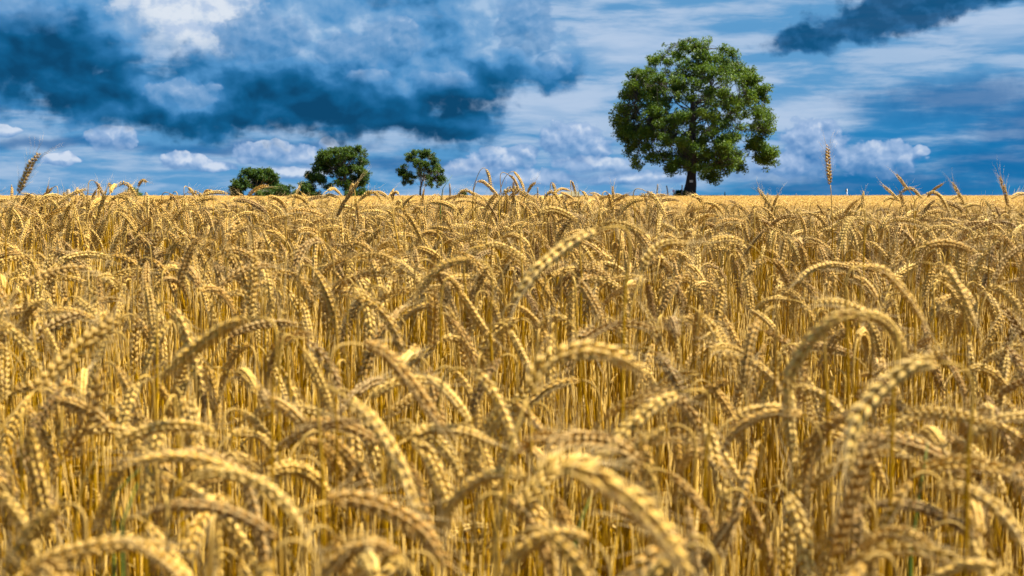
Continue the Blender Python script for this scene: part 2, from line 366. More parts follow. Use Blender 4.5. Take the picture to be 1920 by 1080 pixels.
# ------------------------------------------------------------------ one floret: a pointed husk along +Z, unit length
def floret_proto(k=5, hgt=(0.0, 0.22, 0.52, 0.82, 1.0), rad=(0.10, 0.38, 0.45, 0.21, 0.015)):
    an = np.arange(k) * 2 * math.pi / k + 0.3
    V = []; B = []
    for z, r in zip(hgt, rad):
        for a in an: V.append((r * math.cos(a), r * math.sin(a) * 0.85, z)); B.append(z)
    Q = []
    for i in range(len(hgt) - 1):
        for j in range(k): Q.append((i * k + j, i * k + (j + 1) % k, (i + 1) * k + (j + 1) % k, (i + 1) * k + j))
    return np.array(V), np.array(Q), np.array(B)
FL_HI = floret_proto(5)
FL_LO = floret_proto(3, (0.0, 0.5, 1.0), (0.15, 0.50, 0.03))
def build_ear(C, width, nodes, r, fl=FL_HI, awns=1.0, tone=0.5, roll=None, plump=1.0):
    """ear along the centreline C. returns (ear Geo, awn Geo)"""
    g, ga = Geo(), Geo()
    Lc = float(np.sum(np.linalg.norm(np.diff(C, axis=0), axis=1)))
    T, N, B = frames(C)
    ro = r.uniform(0, math.pi) if roll is None else roll
    N, B = N * math.cos(ro) + B * math.sin(ro), B * math.cos(ro) - N * math.sin(ro)
    s_ = np.linspace(0, 1, len(C))
    FV, FQ, FB = fl
    fl_len = Lc / nodes * 2.4
    V_all = []; Q_all = []; B_all = []; n = 0
    aV = []; aT = []; an_ = 0
    for i in range(nodes):
        u = (i + 0.3) / nodes
        P_ = np.array([np.interp(u, s_, C[:, k]) for k in range(3)])
        j = min(len(C) - 1, int(u * (len(C) - 1) + 0.5))
        t_, n_, b_ = T[j], N[j], B[j]
        w_ = width * min(1.0, 0.55 + 2.4 * u) * min(1.0, 0.38 + 2.2 * (1 - u))
        sgn = 1 if i % 2 else -1
        for kf, (cn, cb_, tilt) in enumerate(((1.0, 0.0, 0.46), (0.50, 0.62, 0.34), (0.50, -0.62, 0.34))):
            if fl is FL_LO and kf == 2: continue
            off = n_ * sgn * cn * w_ * 0.24 + b_ * cb_ * w_ * 0.27
            lat = unit(n_ * sgn * (cn + 0.05) + b_ * cb_)
            if r.random() < .03: continue
            tl = tilt + r.normal(0, 0.085)
            d_ = unit(t_ * math.cos(tl) + lat * math.sin(tl))
            s1 = unit(np.cross(d_, t_ + lat * 0.01)); s2 = np.cross(d_, s1)
            ln = fl_len * r.uniform(0.82, 1.14) * (0.72 + 0.28 * min(1, 3 * (1 - u)))
            th = w_ * 0.36 * plump
            V = P_ + off + FV[:, :1] * s1 * th + FV[:, 1:2] * s2 * th + FV[:, 2:] * d_ * ln
            V_all.append(V); Q_all.append(FQ + n); B_all.append(FB); n += len(V)
            if awns > 0 and kf == 0 and (i % 4 < 3 or awns > 1.05 or i > nodes * 0.6):
                tip = P_ + off + d_ * ln * 0.96
                al = r.uniform(0.028, 0.048) * awns * (0.75 + 0.5 * u) * (Lc / 0.09)
                ad = unit(d_ * 1.0 + t_ * 0.55 + r.normal(0, 0.10, 3))
                md = tip + ad * al * 0.5; en = tip + unit(ad + lat * 0.16 + np.array((0, 0, 0.05))) * al
                wa = 0.00028 * (Lc / 0.09)
                q1, q2 = s1 * wa, s2 * wa
                aV += [tip + q1, tip - q1 * .5 + q2 * .87, tip - q1 * .5 - q2 * .87, md + q1 * .7, md - q1 * .35 + q2 * .6, md - q1 * .35 - q2 * .6, en]
                b0 = an_
                for x, y in ((0, 1), (1, 2), (2, 0)):
                    aT += [(b0 + x, b0 + y, b0 + 3 + y), (b0 + x, b0 + 3 + y, b0 + 3 + x), (b0 + 3 + x, b0 + 3 + y, b0 + 6)]
                an_ += 7
    g.add(np.concatenate(V_all), np.concatenate(Q_all), None, 1, tone, np.concatenate(B_all))
    if aV: ga.add(np.array(aV), None, np.array(aT), 2, tone, 0.5)
    return g, ga
def build_leaf(base_, azim, length, wid, droop, r, tone=0.5, m=3):
    """thin dry blade leaving the stalk and drooping, twisted"""
    n = 9; u = np.linspace(0, 1, n)
    dr = np.array((math.cos(azim), math.sin(azim), 0))
    th = 0.35 + droop * u ** 0.8
    st_ = np.stack([np.sin(th)[:, None] * dr + np.cos(th)[:, None] * np.array((0, 0, 1.0))])[0] * (length / n)
    C = np.asarray(base_) + np.cumsum(st_, axis=0)
    side = np.array((-math.sin(azim), math.cos(azim), 0)); nrm = np.cross(unit(st_), side)
    tw = r.uniform(-2.5, 2.5) * u + r.uniform(-.6, .6)
    sd_ = side * np.cos(tw)[:, None] + nrm * np.sin(tw)[:, None]
    ww = wid * (1 - u ** 2.2) * 0.5 + 0.0002
    V = np.concatenate([C - sd_ * ww[:, None], C + sd_ * ww[:, None]])
    Q = [(i, i + 1, n + i + 1, n + i) for i in range(n - 1)]
    g = Geo(); g.add(V, Q, None, m, tone, 0.3)
    return g
STALK_L = 1.12
def pose(r, kind=None):
    """centreline in the XZ plane, bending towards +X. returns stalk points, ear points; z=0 at the plant's highest point"""
    k = kind or r.choice(['erect', 'arch', 'hang'], p=[.07, .28, .65])
    earL = r.uniform(0.084, 0.118)
    if k == 'erect': th_n, th_e, neck = r.uniform(.05, .35), r.uniform(.1, .7), 0.08
    elif k == 'arch': th_n, th_e, neck = r.uniform(.3, 1.1), r.uniform(1.2, 2.7), r.uniform(.04, .07)
    else: th_n, th_e, neck = r.choice((r.uniform(.9, 1.7), r.uniform(2.0, 2.75), r.uniform(2.0, 2.75))), r.uniform(2.75, 3.12), r.uniform(.028, .045)
    lean = r.uniform(0.0, 0.10)
    seg = []
    nst = 7
    for i in range(nst): seg.append(((STALK_L - neck) / nst, lean * (0.4 + 0.6 * i / nst)))
    for i in range(9): u = (i + 1) / 9; seg.append((neck / 9, lean + (th_n - lean) * u ** 1.3))
    ns = len(seg)
    for i in range(10): u = (i + 1) / 10; seg.append((earL / 10, th_n + (th_e - th_n) * u ** 0.9))
    wob = r.normal(0, 0.10)
    pt = np.zeros(3); pts = [pt.copy()]
    for i, (l, a) in enumerate(seg):
        yb = wob * max(0, i - nst) / 18.0
        pt = pt + l * np.array((math.sin(a), yb, math.cos(a))); pts.append(pt.copy())
    pts = np.array(pts); pts[:, 2] -= pts[:, 2].max()
    pts[:, :2] -= pts[ns, :2] * 0.75
    return pts[:ns + 1], pts[ns:], earL
def stalk_geo(S, tone, r, k=5, rad=0.0017):
    g = Geo(); n = len(S)
    rr = np.linspace(rad * 1.15, rad * 0.62, n)
    V, Q, T = tube(S, rr, k)
    zz = np.repeat(np.linspace(0, 1, n) ** 1.0, k)
    L = np.concatenate([[0], np.cumsum(np.linalg.norm(np.diff(S, axis=0), axis=1))]); L /= L[-1]
    g.add(V, Q, T, 0, tone, np.append(np.repeat(L, k), 1.0))
    # swollen joints and the leaf sheath around the middle of the straw
    for f in (0.42, 0.70):
        c = np.array([np.interp(f, L, S[:, j]) for j in range(3)])
        V, Q, T = tube(np.array([c + (0, 0, -.005), c + (0, 0, 0), c + (0, 0, .006)]), np.array([.8, 1.5, .8]) * rad * 1.1, k)
        g.add(V, Q, T, 0, min(1, tone + .3), 0.4)
    return g
def plant_parts(r, kind=None, tone=None, hi=True, leafy=None):
    S, E, L = pose(r, kind)
    tone = r.uniform(0, 1) if tone is None else tone
    st_ = stalk_geo(S, tone, r, 5 if hi else 3)
    Cc = spline(E, 20 if hi else 8)
    ear, aw = build_ear(Cc, r.uniform(.0115, .0152), int(r.integers(22, 28)) if hi else 9, r, FL_HI if hi else FL_LO, 1.0, tone, plump=1.0 if hi else 1.25)
    lf = None
    if (r.random() < 0.45) if leafy is None else leafy:
        f = r.uniform(0.45, 0.8); c = S[int(f * 7)]
        lf = build_leaf(c, r.uniform(0, 6.28), r.uniform(.12, .26), r.uniform(.004, .008), r.uniform(1.0, 2.9), r, tone)
    return st_, ear, aw, lf

# ------------------------------------------------------------------ lie of the land
_dy = np.array([0, 1, 2.2, 3.4, 4.6, 6, 8, 11, 16, 30, 60, 110, 165, 200, 400, 3000.])
_dr = np.array([.20, .195, .175, .115, .06, .085, .17, .26, .35, .45, .45, .38, .25, .7, 4, 40.])
_dl = np.array([.20, .195, .165, .092, .036, .045, .13, .26, .35, .45, .45, .38, .25, .7, 4, 40.])
def crop_top(x, y):
    """height of the tips of the standing crop"""
    x = np.asarray(x, float); y = np.asarray(y, float)
    s_ = np.clip((0.62 - x) / 0.55, 0, 1); s_ = s_ * s_ * (3 - 2 * s_)
    yy = np.abs(y)
    d = np.interp(yy, _dy, _dr) * (1 - s_) + np.interp(yy, _dy, _dl) * s_
    roll_ = 0.010 * np.sin(x * 3.1 + 1.3 * y) + 0.010 * np.sin(2.3 * y - x * 1.7 + 2.0)
    return CAM_Z - d + roll_ * np.clip(yy, 0, 1.5)
def crop_top2(x, y): return crop_top(x, y)
GROUND_BELOW = 1.10

# ground: one sheet under the crop, out to the horizon
ys = np.concatenate([np.linspace(-6, 12, 37), np.linspace(14, 60, 24), np.linspace(65, 210, 30), np.array([230, 260, 300, 400, 600, 1000, 1800, 3000])])
ux = np.linspace(-1, 1, 81)
GV = []
for y in ys:
    hw = 8 + 1.2 * max(y, 0)
    for u in ux:
        x = u * hw
        GV.append((x, y, float(crop_top(x, y)) - GROUND_BELOW))
nx = len(ux)
GQ = [(i * nx + j, i * nx + j + 1, (i + 1) * nx + j + 1, (i + 1) * nx + j) for i in range(len(ys) - 1) for j in range(nx - 1)]
m_, q, b, out = material('soil')
tcn = q.new('ShaderNodeTexCoord').outputs['Object']
nz = q.noise(tcn, 14.0, 8, 0.65)
q.l.new(q.ramp(nz, [(0.3, c4(.07, .045, .025)), (0.55, c4(.15, .10, .055)), (0.75, c4(.28, .20, .10))]), b.inputs['Base Color'])
b.inputs['Roughness'].default_value = 0.95
bp = q.new('ShaderNodeBump'); bp.inputs['Strength'].default_value = 0.6; bp.inputs['Distance'].default_value = 0.02
q.l.new(nz, bp.inputs['Height']); q.l.new(bp.outputs[0], b.inputs['Normal'])
tag(link('field_ground', new_mesh('field_ground', GV, GQ, None, [m_])), kind='structure')

# ------------------------------------------------------------------ plants: prototypes
NV = 34
pr = np.random.default_rng(77)
kinds = ['erect'] * 4 + ['arch'] * 9 + ['hang'] * 21
PARTS = [plant_parts(pr, k, tone=0.0) for k in kinds]
store = bpy.data.collections.new('crop_sources')       # kept out of the scene, only read by the crop's scatter
def stored(name, me):
    o = bpy.data.objects.new(name, me); store.objects.link(o); return o
for i, (st_, ear, aw, lf) in enumerate(PARTS):
    g = Geo(); g.join(st_); g.join(ear); g.join(aw)
    if lf: g.join(lf)
    stored('a%03d' % i, g.mesh('crop_plant', CROP))
# bare or leafy straws without an ear near the top: the thicket between the ears
NS = 6
for i in range(NS):
    g = Geo()
    for k in range(4):
        ox, oy = pr.uniform(-.03, .03, 2); ln = pr.uniform(.75, 1.02)
        lx, ly = pr.normal(0, .05, 2)
        S = np.array([(ox + lx * u * u, oy + ly * u * u, -1.12 + ln * u) for u in np.linspace(0, 1, 7)])
        g.join(stalk_geo(S, pr.uniform(0, 1), pr, 4, 0.0015))
        if pr.random() < .35:
            g.join(build_leaf(S[int(pr.integers(2, 6))], pr.uniform(0, 6.28), pr.uniform(.1, .24), pr.uniform(.004, .009), pr.uniform(.8, 2.9), pr, pr.uniform(0, 1)))
    stored('b%03d' % i, g.mesh('straw_tuft', CROP))
def rotz(a): c, s_ = math.cos(a), math.sin(a); return np.array([[c, -s_, 0], [s_, c, 0], [0, 0, 1.0]])
def bend_dir(r):
    return r.normal(-0.1, 0.75) if r.random() < 0.35 else r.uniform(-math.pi, math.pi)
NA, NB, NC = 6, 5, 4
mids = [plant_parts(pr, None, 0.0, hi=False, leafy=False) for _ in range(18)]
for i in range(NA):                                     # half-metre patch
    g = Geo()
    for k in range(37):
        st_, ear, aw, lf = mids[int(pr.integers(len(mids)))]
        x, y = pr.uniform(-.27, .27, 2); a = bend_dir(pr); M = rotz(a); tn = pr.random(); z = pr.normal(-.01, .028)
        for p_ in (st_, ear, aw): g.join(p_, M, (x, y, z), 1.0, None, tn)
    stored('c%03d' % i, g.mesh('crop_patch', CROP))
def simple_plant(r, nodes):
    S, E, L = pose(r)
    g = Geo()
    if nodes:
        e_, _ = build_ear(spline(E, 6), 0.0165, nodes, r, FL_LO, 0.0, 0.0, plump=1.5); g.join(e_)
        V, Q, T = tube(S[-8:], 0.0016, 3); g.add(V, Q, T, 0, 0.0, 0.9)
    else:
        Cc = spline(E, 4); V, Q, T = tube(Cc, np.array([.004, .008, .008, .002]), 3); g.add(V, Q, T, 1, 0.0, np.append(np.repeat([.15, .7, .2, .5], 3), .3))
    return g
for tag_, n_p, size, n_e, sc_, lo in (('d', NB, 1.0, 150, 1.0, 4), ('e', NC, 2.5, 420, 1.35, 0)):
    lib = [simple_plant(pr, lo) for _ in range(16)]
    for i in range(n_p):
        g = Geo()
        for k in range(n_e):
            x, y = pr.uniform(-.53, .53, 2) * size
            g.join(lib[int(pr.integers(16))], rotz(bend_dir(pr)), (x, y, pr.normal(-.01, .03)), sc_, None, pr.random())
        stored('%s%03d' % (tag_, i), g.mesh('crop_patch', CROP))

# ------------------------------------------------------------------ plants traced one by one
# (tone 0 pale .. 1 dark brown, shade of backlit and shaded ears included, label, ear from its neck to its tip in photograph pixels, options)
HERO = [
 # standing above the horizon on the left
 (.62, 'upright brown ear high against the sky at the far left edge, leaning right', '33,364 44,338 58,308 73,288', dict(L=.082)),
 (.95, 'thin dark upright ear, leftmost of the short ears at the field edge', '84,386 87,366 90,350', {}),
 (.45, 'short golden ear pointing right beside the leftmost dark upright ear', '99,352 90,360 80,368', dict(L=.07)),
 (.6, 'stubby golden ear just left of the weathered fence post', '126,378 122,370 119,361', dict(L=.06)),
 (.9, 'dark upright ear just right of the weathered fence post', '143,380 144,364 145,352', dict(L=.075)),
 (.35, 'golden ear drooping right from beside the dark upright ear', '148,358 154,364 160,376', dict(L=.07)),
 (.88, 'dark brown upright ear, taller of the pair left of the low bush', '183,380 185,362 186,345', {}),
 (.4, 'pale ear tucked under the taller dark upright ear', '180,357 176,366 172,374', dict(L=.06)),
 (.9, 'dark ear nodding from a pale hooked neck near the low bush', '203,344 208,350 209,361', dict(stem='196,380 199,358')),
 (.3, 'golden arching ear with white awns in front of the low bush', '221,349 230,343 243,349 257,370', {}),
 (.8, 'brown ear slanting up right below the golden arch', '216,392 228,377 243,362', {}),
 (.25, 'golden ear nodding right on a low hump of the crop edge', '353,352 359,358 366,371', dict(L=.07)),
 (.2, 'small curled golden ear with fanned awns at the crop edge', '388,368 394,358 400,364', dict(L=.05)),
 (.15, 'pale ear leaning right with tall white awns in front of the dark bush', '549,388 554,368 562,349', dict(aw=1.5)),
 (.35, 'golden ear nodding right beside the tall white awns', '566,362 573,372 580,392', {}),
 (.95, 'blurred dark brown ear slanting up right below the middle tree', '631,408 643,384 658,360 671,342', dict(L=.10)),
 (.2, 'plump golden ear nodding right under the middle tree', '614,358 626,354 640,366', {}),
 (.2, 'pale arched ear just below the plump golden ear under the middle tree', '606,370 618,365 636,372', {}),
 (.1, 'pale arching ear right of the blurred dark ear below the middle tree', '672,377 690,362 704,363 717,376', dict(aw=1.4)),
 (.7, 'small brown ear leaning right between the middle and the slender tree', '727,375 732,365 738,355', dict(L=.075)),
 (.3, 'small coiled golden ear left of the slender tree trunk', '748,366 743,360 736,366 737,376', dict(L=.07, stem='753,380 752,370')),
 (.6, 'short golden ear with blunt upright tip below the slender tree', '797,394 797,382 800,372', dict(L=.06)),
 (.75, 'brown ear under the long green blade right of the slender tree', '819,400 825,385 829,368', dict(L=.075)),
 (.1, 'pale arched ear drooping right beside the leaning post', '858,368 866,359 878,358 894,369', dict(aw=1.3)),
 (.35, 'golden ear nodding from the tallest hooked neck above the crop', '911,316 917,330 919,343 922,356', dict(stem='887,372 888,352 893,336 900,320 907,314', aw=1.1)),
 (.45, 'golden ear drooping right halfway down the tallest hooked neck', '894,340 906,341 918,351 934,367', dict(stem='886,385 888,358')),
 (.3, 'golden ear at the tip of the second tall hooked neck', '963,321 972,332 979,345 983,359', dict(stem='935,385 938,358 944,338 953,325', aw=1.3)),
 (.4, 'golden ear hanging just left of the second hooked ear tip', '954,328 962,334 968,344 973,358', dict(L=.075)),
 (.85, 'brown upright ear behind the second hooked neck', '963,380 963,360 963,342', dict(L=.075)),
 (.2, 'broad golden arch under the second hooked neck', '941,369 950,358 965,354 980,361 999,375', {}),
 (.05, 'pale feathery ear with awns fanning to the upper right', '989,362 995,350 1004,342', dict(L=.07, aw=2.0)),
 (.3, 'golden arched ear left of the far low shed', '1020,375 1026,364 1037,361 1052,381', {}),
 (.5, 'golden ear lying nearly flat with white awns streaming right', '1041,360 1053,354 1068,357', dict(L=.07, aw=1.9)),
 (.6, 'thin ear drooping right in front of the far low shed', '1050,361 1062,365 1075,373', dict(L=.07)),
 (.25, 'short ear drooping right at the right end of the shed', '1092,359 1097,364 1102,376', dict(L=.06)),
 (.85, 'brown upright ear with thin spike left of the three fence posts', '1151,394 1150,372 1149,350', {}),
 (.45, 'golden ear slanting up right beside the brown upright ear', '1155,380 1164,371 1175,364', dict(L=.07)),
 (.1, 'large pale ear drooping right in front of the big tree posts', '1212,359 1225,367 1239,388 1251,413', dict(L=.095)),
 (.35, 'ear arching low left of the large pale drooping ear', '1209,374 1190,376 1172,388 1158,402', {}),
 (.2, 'flat golden ear arching over the crop below the low shed', '1006,401 1030,393 1055,399 1082,414', {}),
 # above the horizon on the right
 (.15, 'pale ear leaning up left, alone right of the big tree', '1450,391 1436,374 1421,353', {}),
 (.7, 'short brown ear behind the lone pale leaning ear', '1433,392 1437,376 1440,363', dict(L=.06)),
 (.78, 'tallest upright ear on its long yellow straw right of the big tree', '1557,347 1554,320 1552,294 1552,273', dict(stem='1561,440 1560,400 1559,370', L=.098, lo=1)),
 (.7, 'small dark upright ear between the tallest ear and the right cluster', '1616,392 1618,374 1619,359', dict(L=.07)),
 (.15, 'pale ear pointing up left with long white awns in the right cluster', '1703,356 1693,343 1682,328', dict(aw=1.7)),
 (.35, 'golden arch bending right in the middle of the right cluster', '1690,362 1700,354 1713,356 1728,371', dict(aw=1.3)),
 (.45, 'golden ear pointing up left low in the right cluster', '1687,378 1672,362 1656,348', dict(aw=1.5)),
 (.92, 'brown upright ear at the foot of the right cluster', '1697,398 1692,376 1687,358', {}),
 (.75, 'brown ear slanting up right in the right cluster', '1738,370 1752,355 1768,345', {}),
 (.2, 'broad golden arch drooping right beside the brown slanting ear', '1736,364 1750,361 1765,370 1778,394', {}),
 (.35, 'golden ear leaning up left between the arches near the right edge', '1808,382 1797,362 1786,342', dict(aw=1.6)),
 (.4, 'small golden ear lying left under the leaning golden ear', '1803,367 1792,369 1780,377', dict(L=.065)),
 (.97, 'dark brown upright ear with long awns at the right edge of the sky', '1890,388 1884,358 1875,332', dict(aw=1.6, L=.088)),
 (.2, 'golden ear arching out of the picture at the right end of the horizon', '1895,372 1908,364 1922,363', dict(aw=1.6)),
 (.3, 'golden arched ear below the brown upright ear of the right cluster', '1656,378 1667,371 1681,374', dict(L=.065)),
 (.25, 'golden ear lying right at the foot of the leaning golden ear', '1806,390 1822,384 1840,385', dict(L=.07)),
 # middle of the field
 (.05, 'long pale ear sweeping down left in the middle of the field', '1123,432 1085,447 1045,474 1005,509 967,562', dict(L=.115)),
 (.2, 'flat pale ear continuing right from the top of the long sweeping ear', '1122,425 1150,419 1180,425 1207,438', dict(L=.085)),
 (.3, 'ear arching up right, tip level, behind the field centre', '1203,515 1216,480 1245,458 1290,455', dict(L=.095)),
 (.35, 'golden ear reaching up right to a bend, left of the field centre', '883,488 858,490 825,502 784,550', dict(L=.09)),
 (.2, 'golden ear drooping right from the bend left of the field centre', '885,491 905,500 920,520 932,545', dict(L=.075)),
 (.15, 'pale ear lying level, drooping right above the field centre', '905,461 930,460 958,470 990,491', {}),
 (.3, 'level ear with drooping tip left of the field centre', '660,487 690,479 720,482 748,494', {}),
 (.25, 'yellowish curled ear nodding right left of the golden bow', '824,641 846,633 874,650 906,700', dict(L=.09)),
 (.2, 'slim pale ear drooping right from a thin looped neck', '870,692 905,710 937,762 966,838', dict(L=.105, stem='823,760 828,725 838,700 855,690')),
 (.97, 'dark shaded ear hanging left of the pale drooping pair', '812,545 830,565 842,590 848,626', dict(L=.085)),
 (.25, 'long pale ear hanging down right beside the dark shaded ear', '862,545 882,580 903,612 926,642', dict(L=.09)),
 (.9, 'dark slanting ear under the long sweeping ear', '1083,522 1100,548 1117,578 1130,606', dict(L=.08)),
 (.4, 'big golden ear bent like a bow, its tip dropping right', '990,742 1008,697 1040,669 1100,657 1160,670 1203,694', dict(L=.118, lo=1)),
 (.1, 'pale ear lying level above the golden bow', '1022,590 1040,579 1068,577', dict(L=.07)),
 (.9, 'thick dark ear sloping down right, left of the golden bow', '680,646 712,655 757,700 829,800', dict(L=.11)),
 (.1, 'bright blurred ear sloping right at the left of the field', '566,655 586,690 606,735 622,772', dict(L=.085)),
 (.15, 'pale hanging ear next to the bright blurred ear', '500,668 512,690 528,725 541,757', dict(L=.085)),
 (.3, 'ear arching left over a gap in the left middle of the field', '462,600 425,612 370,650 302,708', dict(L=.105)),
 (.2, 'ear arching right behind the left middle arch', '420,560 446,548 466,560 484,590', dict(L=.08)),
 (.95, 'dark thin upright ear in the upper left of the field', '334,540 345,500 356,470 371,447', dict(L=.085)),
 (.3, 'golden ear arching down left with looped neck, left of centre', '392,690 368,695 350,715 334,762', dict(L=.08)),
 (.55, 'long blurred brown ear slanting up right across the left side', '62,736 105,692 165,640 230,594', dict(L=.115)),
 (.9, 'blurred dark ear leaning up right below the long slanting ear', '110,866 140,828 165,778 193,690', dict(L=.11)),
 (.2, 'pale ear drooping right at the left edge of the field', '-5,600 25,622 55,655 75,690', dict(L=.09)),
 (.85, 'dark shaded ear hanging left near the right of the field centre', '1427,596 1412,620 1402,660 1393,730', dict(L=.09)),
 (.2, 'long pale arch falling left in the right half of the field', '1612,590 1570,596 1525,633 1482,700 1476,760', dict(L=.115)),
 (.25, 'pale arch falling right in the right half of the field', '1600,594 1645,594 1678,625 1697,668', dict(L=.08)),
 (.93, 'gray brown ear hanging under the paired pale arches', '1590,617 1567,636 1550,665 1536,700', dict(L=.075)),
 (.3, 'long golden ear sloping right with a level neck in the right half', '1627,500 1656,508 1696,548 1731,602', dict(L=.10)),
 (.35, 'ear hanging in a long curve right of the sloping golden ear', '1757,498 1778,508 1802,546 1827,602', dict(L=.095)),
 (.3, 'ear reaching up right to a level tip in the right half', '1580,497 1550,497 1520,507 1494,528', dict(L=.085)),
 (.75, 'flat brownish ear lying level in the upper right of the field', '1735,461 1763,456 1793,460 1824,471', dict(L=.085)),
 (.97, 'dark ear leaning up right out of the right edge', '1860,532 1872,508 1890,480 1921,460', dict(L=.09)),
 (.25, 'golden arch falling right near the right edge of the field', '1847,546 1868,540 1893,555 1918,590', dict(L=.085)),
 (.3, 'golden ear arching left with its tip low, upper middle right', '1398,456 1370,447 1345,449 1322,461', dict(L=.08)),
 (.05, 'bright pale ear hanging left in the upper right of the field', '1601,405 1590,420 1581,440 1575,468', dict(L=.075)),
 (.8, 'shaded slim ear sloping right in the middle right of the field', '1447,487 1461,497 1474,520 1481,548', dict(L=.075)),
 (.2, 'short golden ear arching left near the slanting shaded ear', '1480,562 1455,560 1432,567 1413,588', dict(L=.075)),
 (.3, 'golden ear hanging right left of the dark shaded hanging ear', '1315,590 1332,608 1347,640 1361,685', dict(L=.085)),
 # large ears in front
 (.3, 'thickest arching ear in front, falling to the lower right corner of centre', '1006,899 1040,874 1100,884 1175,930 1235,990 1288,1072', dict(L=.120, lo=1, stem='925,1100 930,1000 955,935')),
 (.97, 'thick gray brown ear arching right at the bottom left of centre', '612,941 655,936 725,953 790,995 838,1062', dict(L=.115)),
 (.15, 'long pale ear sloping right in front, left of centre', '652,748 692,783 735,845 782,955', dict(L=.115)),
 (.25, 'slender ear falling right beside the long pale sloping ear', '768,824 797,845 825,900 850,968', dict(L=.09)),
 (.35, 'level golden ear with drooping tip across the lower middle', '768,820 800,806 860,808 925,830', dict(L=.09)),
 (.3, 'arched ear with hooked neck in the lower middle', '856,840 888,862 920,905 952,957', dict(L=.09, stem='815,890 822,862 838,843')),
 (.2, 'pale plump ear falling right behind the thickest arching ear', '975,934 1002,948 1030,985 1053,1028', dict(L=.08)),
 (.2, 'broad pale ear falling left in the lower right of centre', '1275,738 1235,755 1180,800 1117,866', dict(L=.11)),
 (.15, 'ear arching level left at the bottom edge of centre', '935,996 900,986 865,992 838,1010', dict(L=.085)),
 (.75, 'brown ear falling right at the bottom edge below the thickest ear', '955,1008 985,1012 1015,1032 1045,1060', dict(L=.08)),
 (.15, 'pale ear falling right, left of the hanging white ear', '1283,822 1325,826 1358,858 1394,915', dict(L=.10)),
 (.05, 'whitish ear hanging straight down in the lower right', '1478,706 1480,755 1484,815 1490,870', dict(L=.105)),
 (.15, 'large pale arch falling left in the lower right', '1762,680 1712,685 1650,732 1605,795 1590,872', dict(L=.12)),
 (.4, 'level golden ear with white neck, lower right of the field', '1693,776 1740,772 1800,780 1865,798', dict(L=.10)),
 (.3, 'ear falling right from a looped neck at the right edge', '1852,745 1880,752 1905,780 1925,815', dict(L=.09, stem='1810,840 1812,785 1828,752')),
 (.98, 'very close dark blurred ear standing up in the lower right', '1566,1050 1580,990 1604,910 1642,822', dict(L=.115)),
 (.85, 'blurred gray ear slanting up right at the lower right edge', '1808,945 1835,925 1868,905 1916,868', dict(L=.085)),
 (.1, 'blurred pale ear sloping to the bottom edge at left', '338,905 385,940 435,995 485,1075', dict(L=.115)),
 (.1, 'pale ear hanging straight down in the lower left', '306,780 292,830 282,895 273,968', dict(L=.105)),
 (.15, 'blurred pale ear hanging near the left edge', '52,802 60,850 75,920 94,1005', dict(L=.11)),
 (.3, 'golden ear arching right in the lower left', '133,893 150,890 170,910 188,940', dict(L=.07)),
 (.35, 'golden ear falling right at the bottom left', '203,1007 240,1006 280,1030 320,1078', dict(L=.095)),
 (.15, 'pale ear rising right toward the right edge of the field', '1842,680 1865,668 1890,655 1920,645', dict(L=.075)),
 (.3, 'golden ear falling right under the rising pale ear', '1812,693 1840,690 1868,705 1892,735', dict(L=.08)),
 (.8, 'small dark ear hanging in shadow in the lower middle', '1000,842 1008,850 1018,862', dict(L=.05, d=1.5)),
 (.9, 'dark blurred ear lying level at the lower left edge, lower of two', '-8,952 20,950 45,952 66,956', dict(L=.06)),
 (.9, 'dark blurred ear slanting out of the lower left edge, upper of two', '-10,905 10,892 28,875 42,855', dict(L=.06)),
 (.5, 'bushy blurred ear with spread awns at the bottom right of centre', '1470,1085 1475,1020 1485,960 1497,900', dict(L=.11, aw=1.6)),
]
def parse(s_): return [tuple(float(v) for v in p_.split(',')) for p_ in s_.split()]
hr = np.random.default_rng(3)
hero_xy = []
GRP_SKY = 'grain plants whose ears stand out in the field'
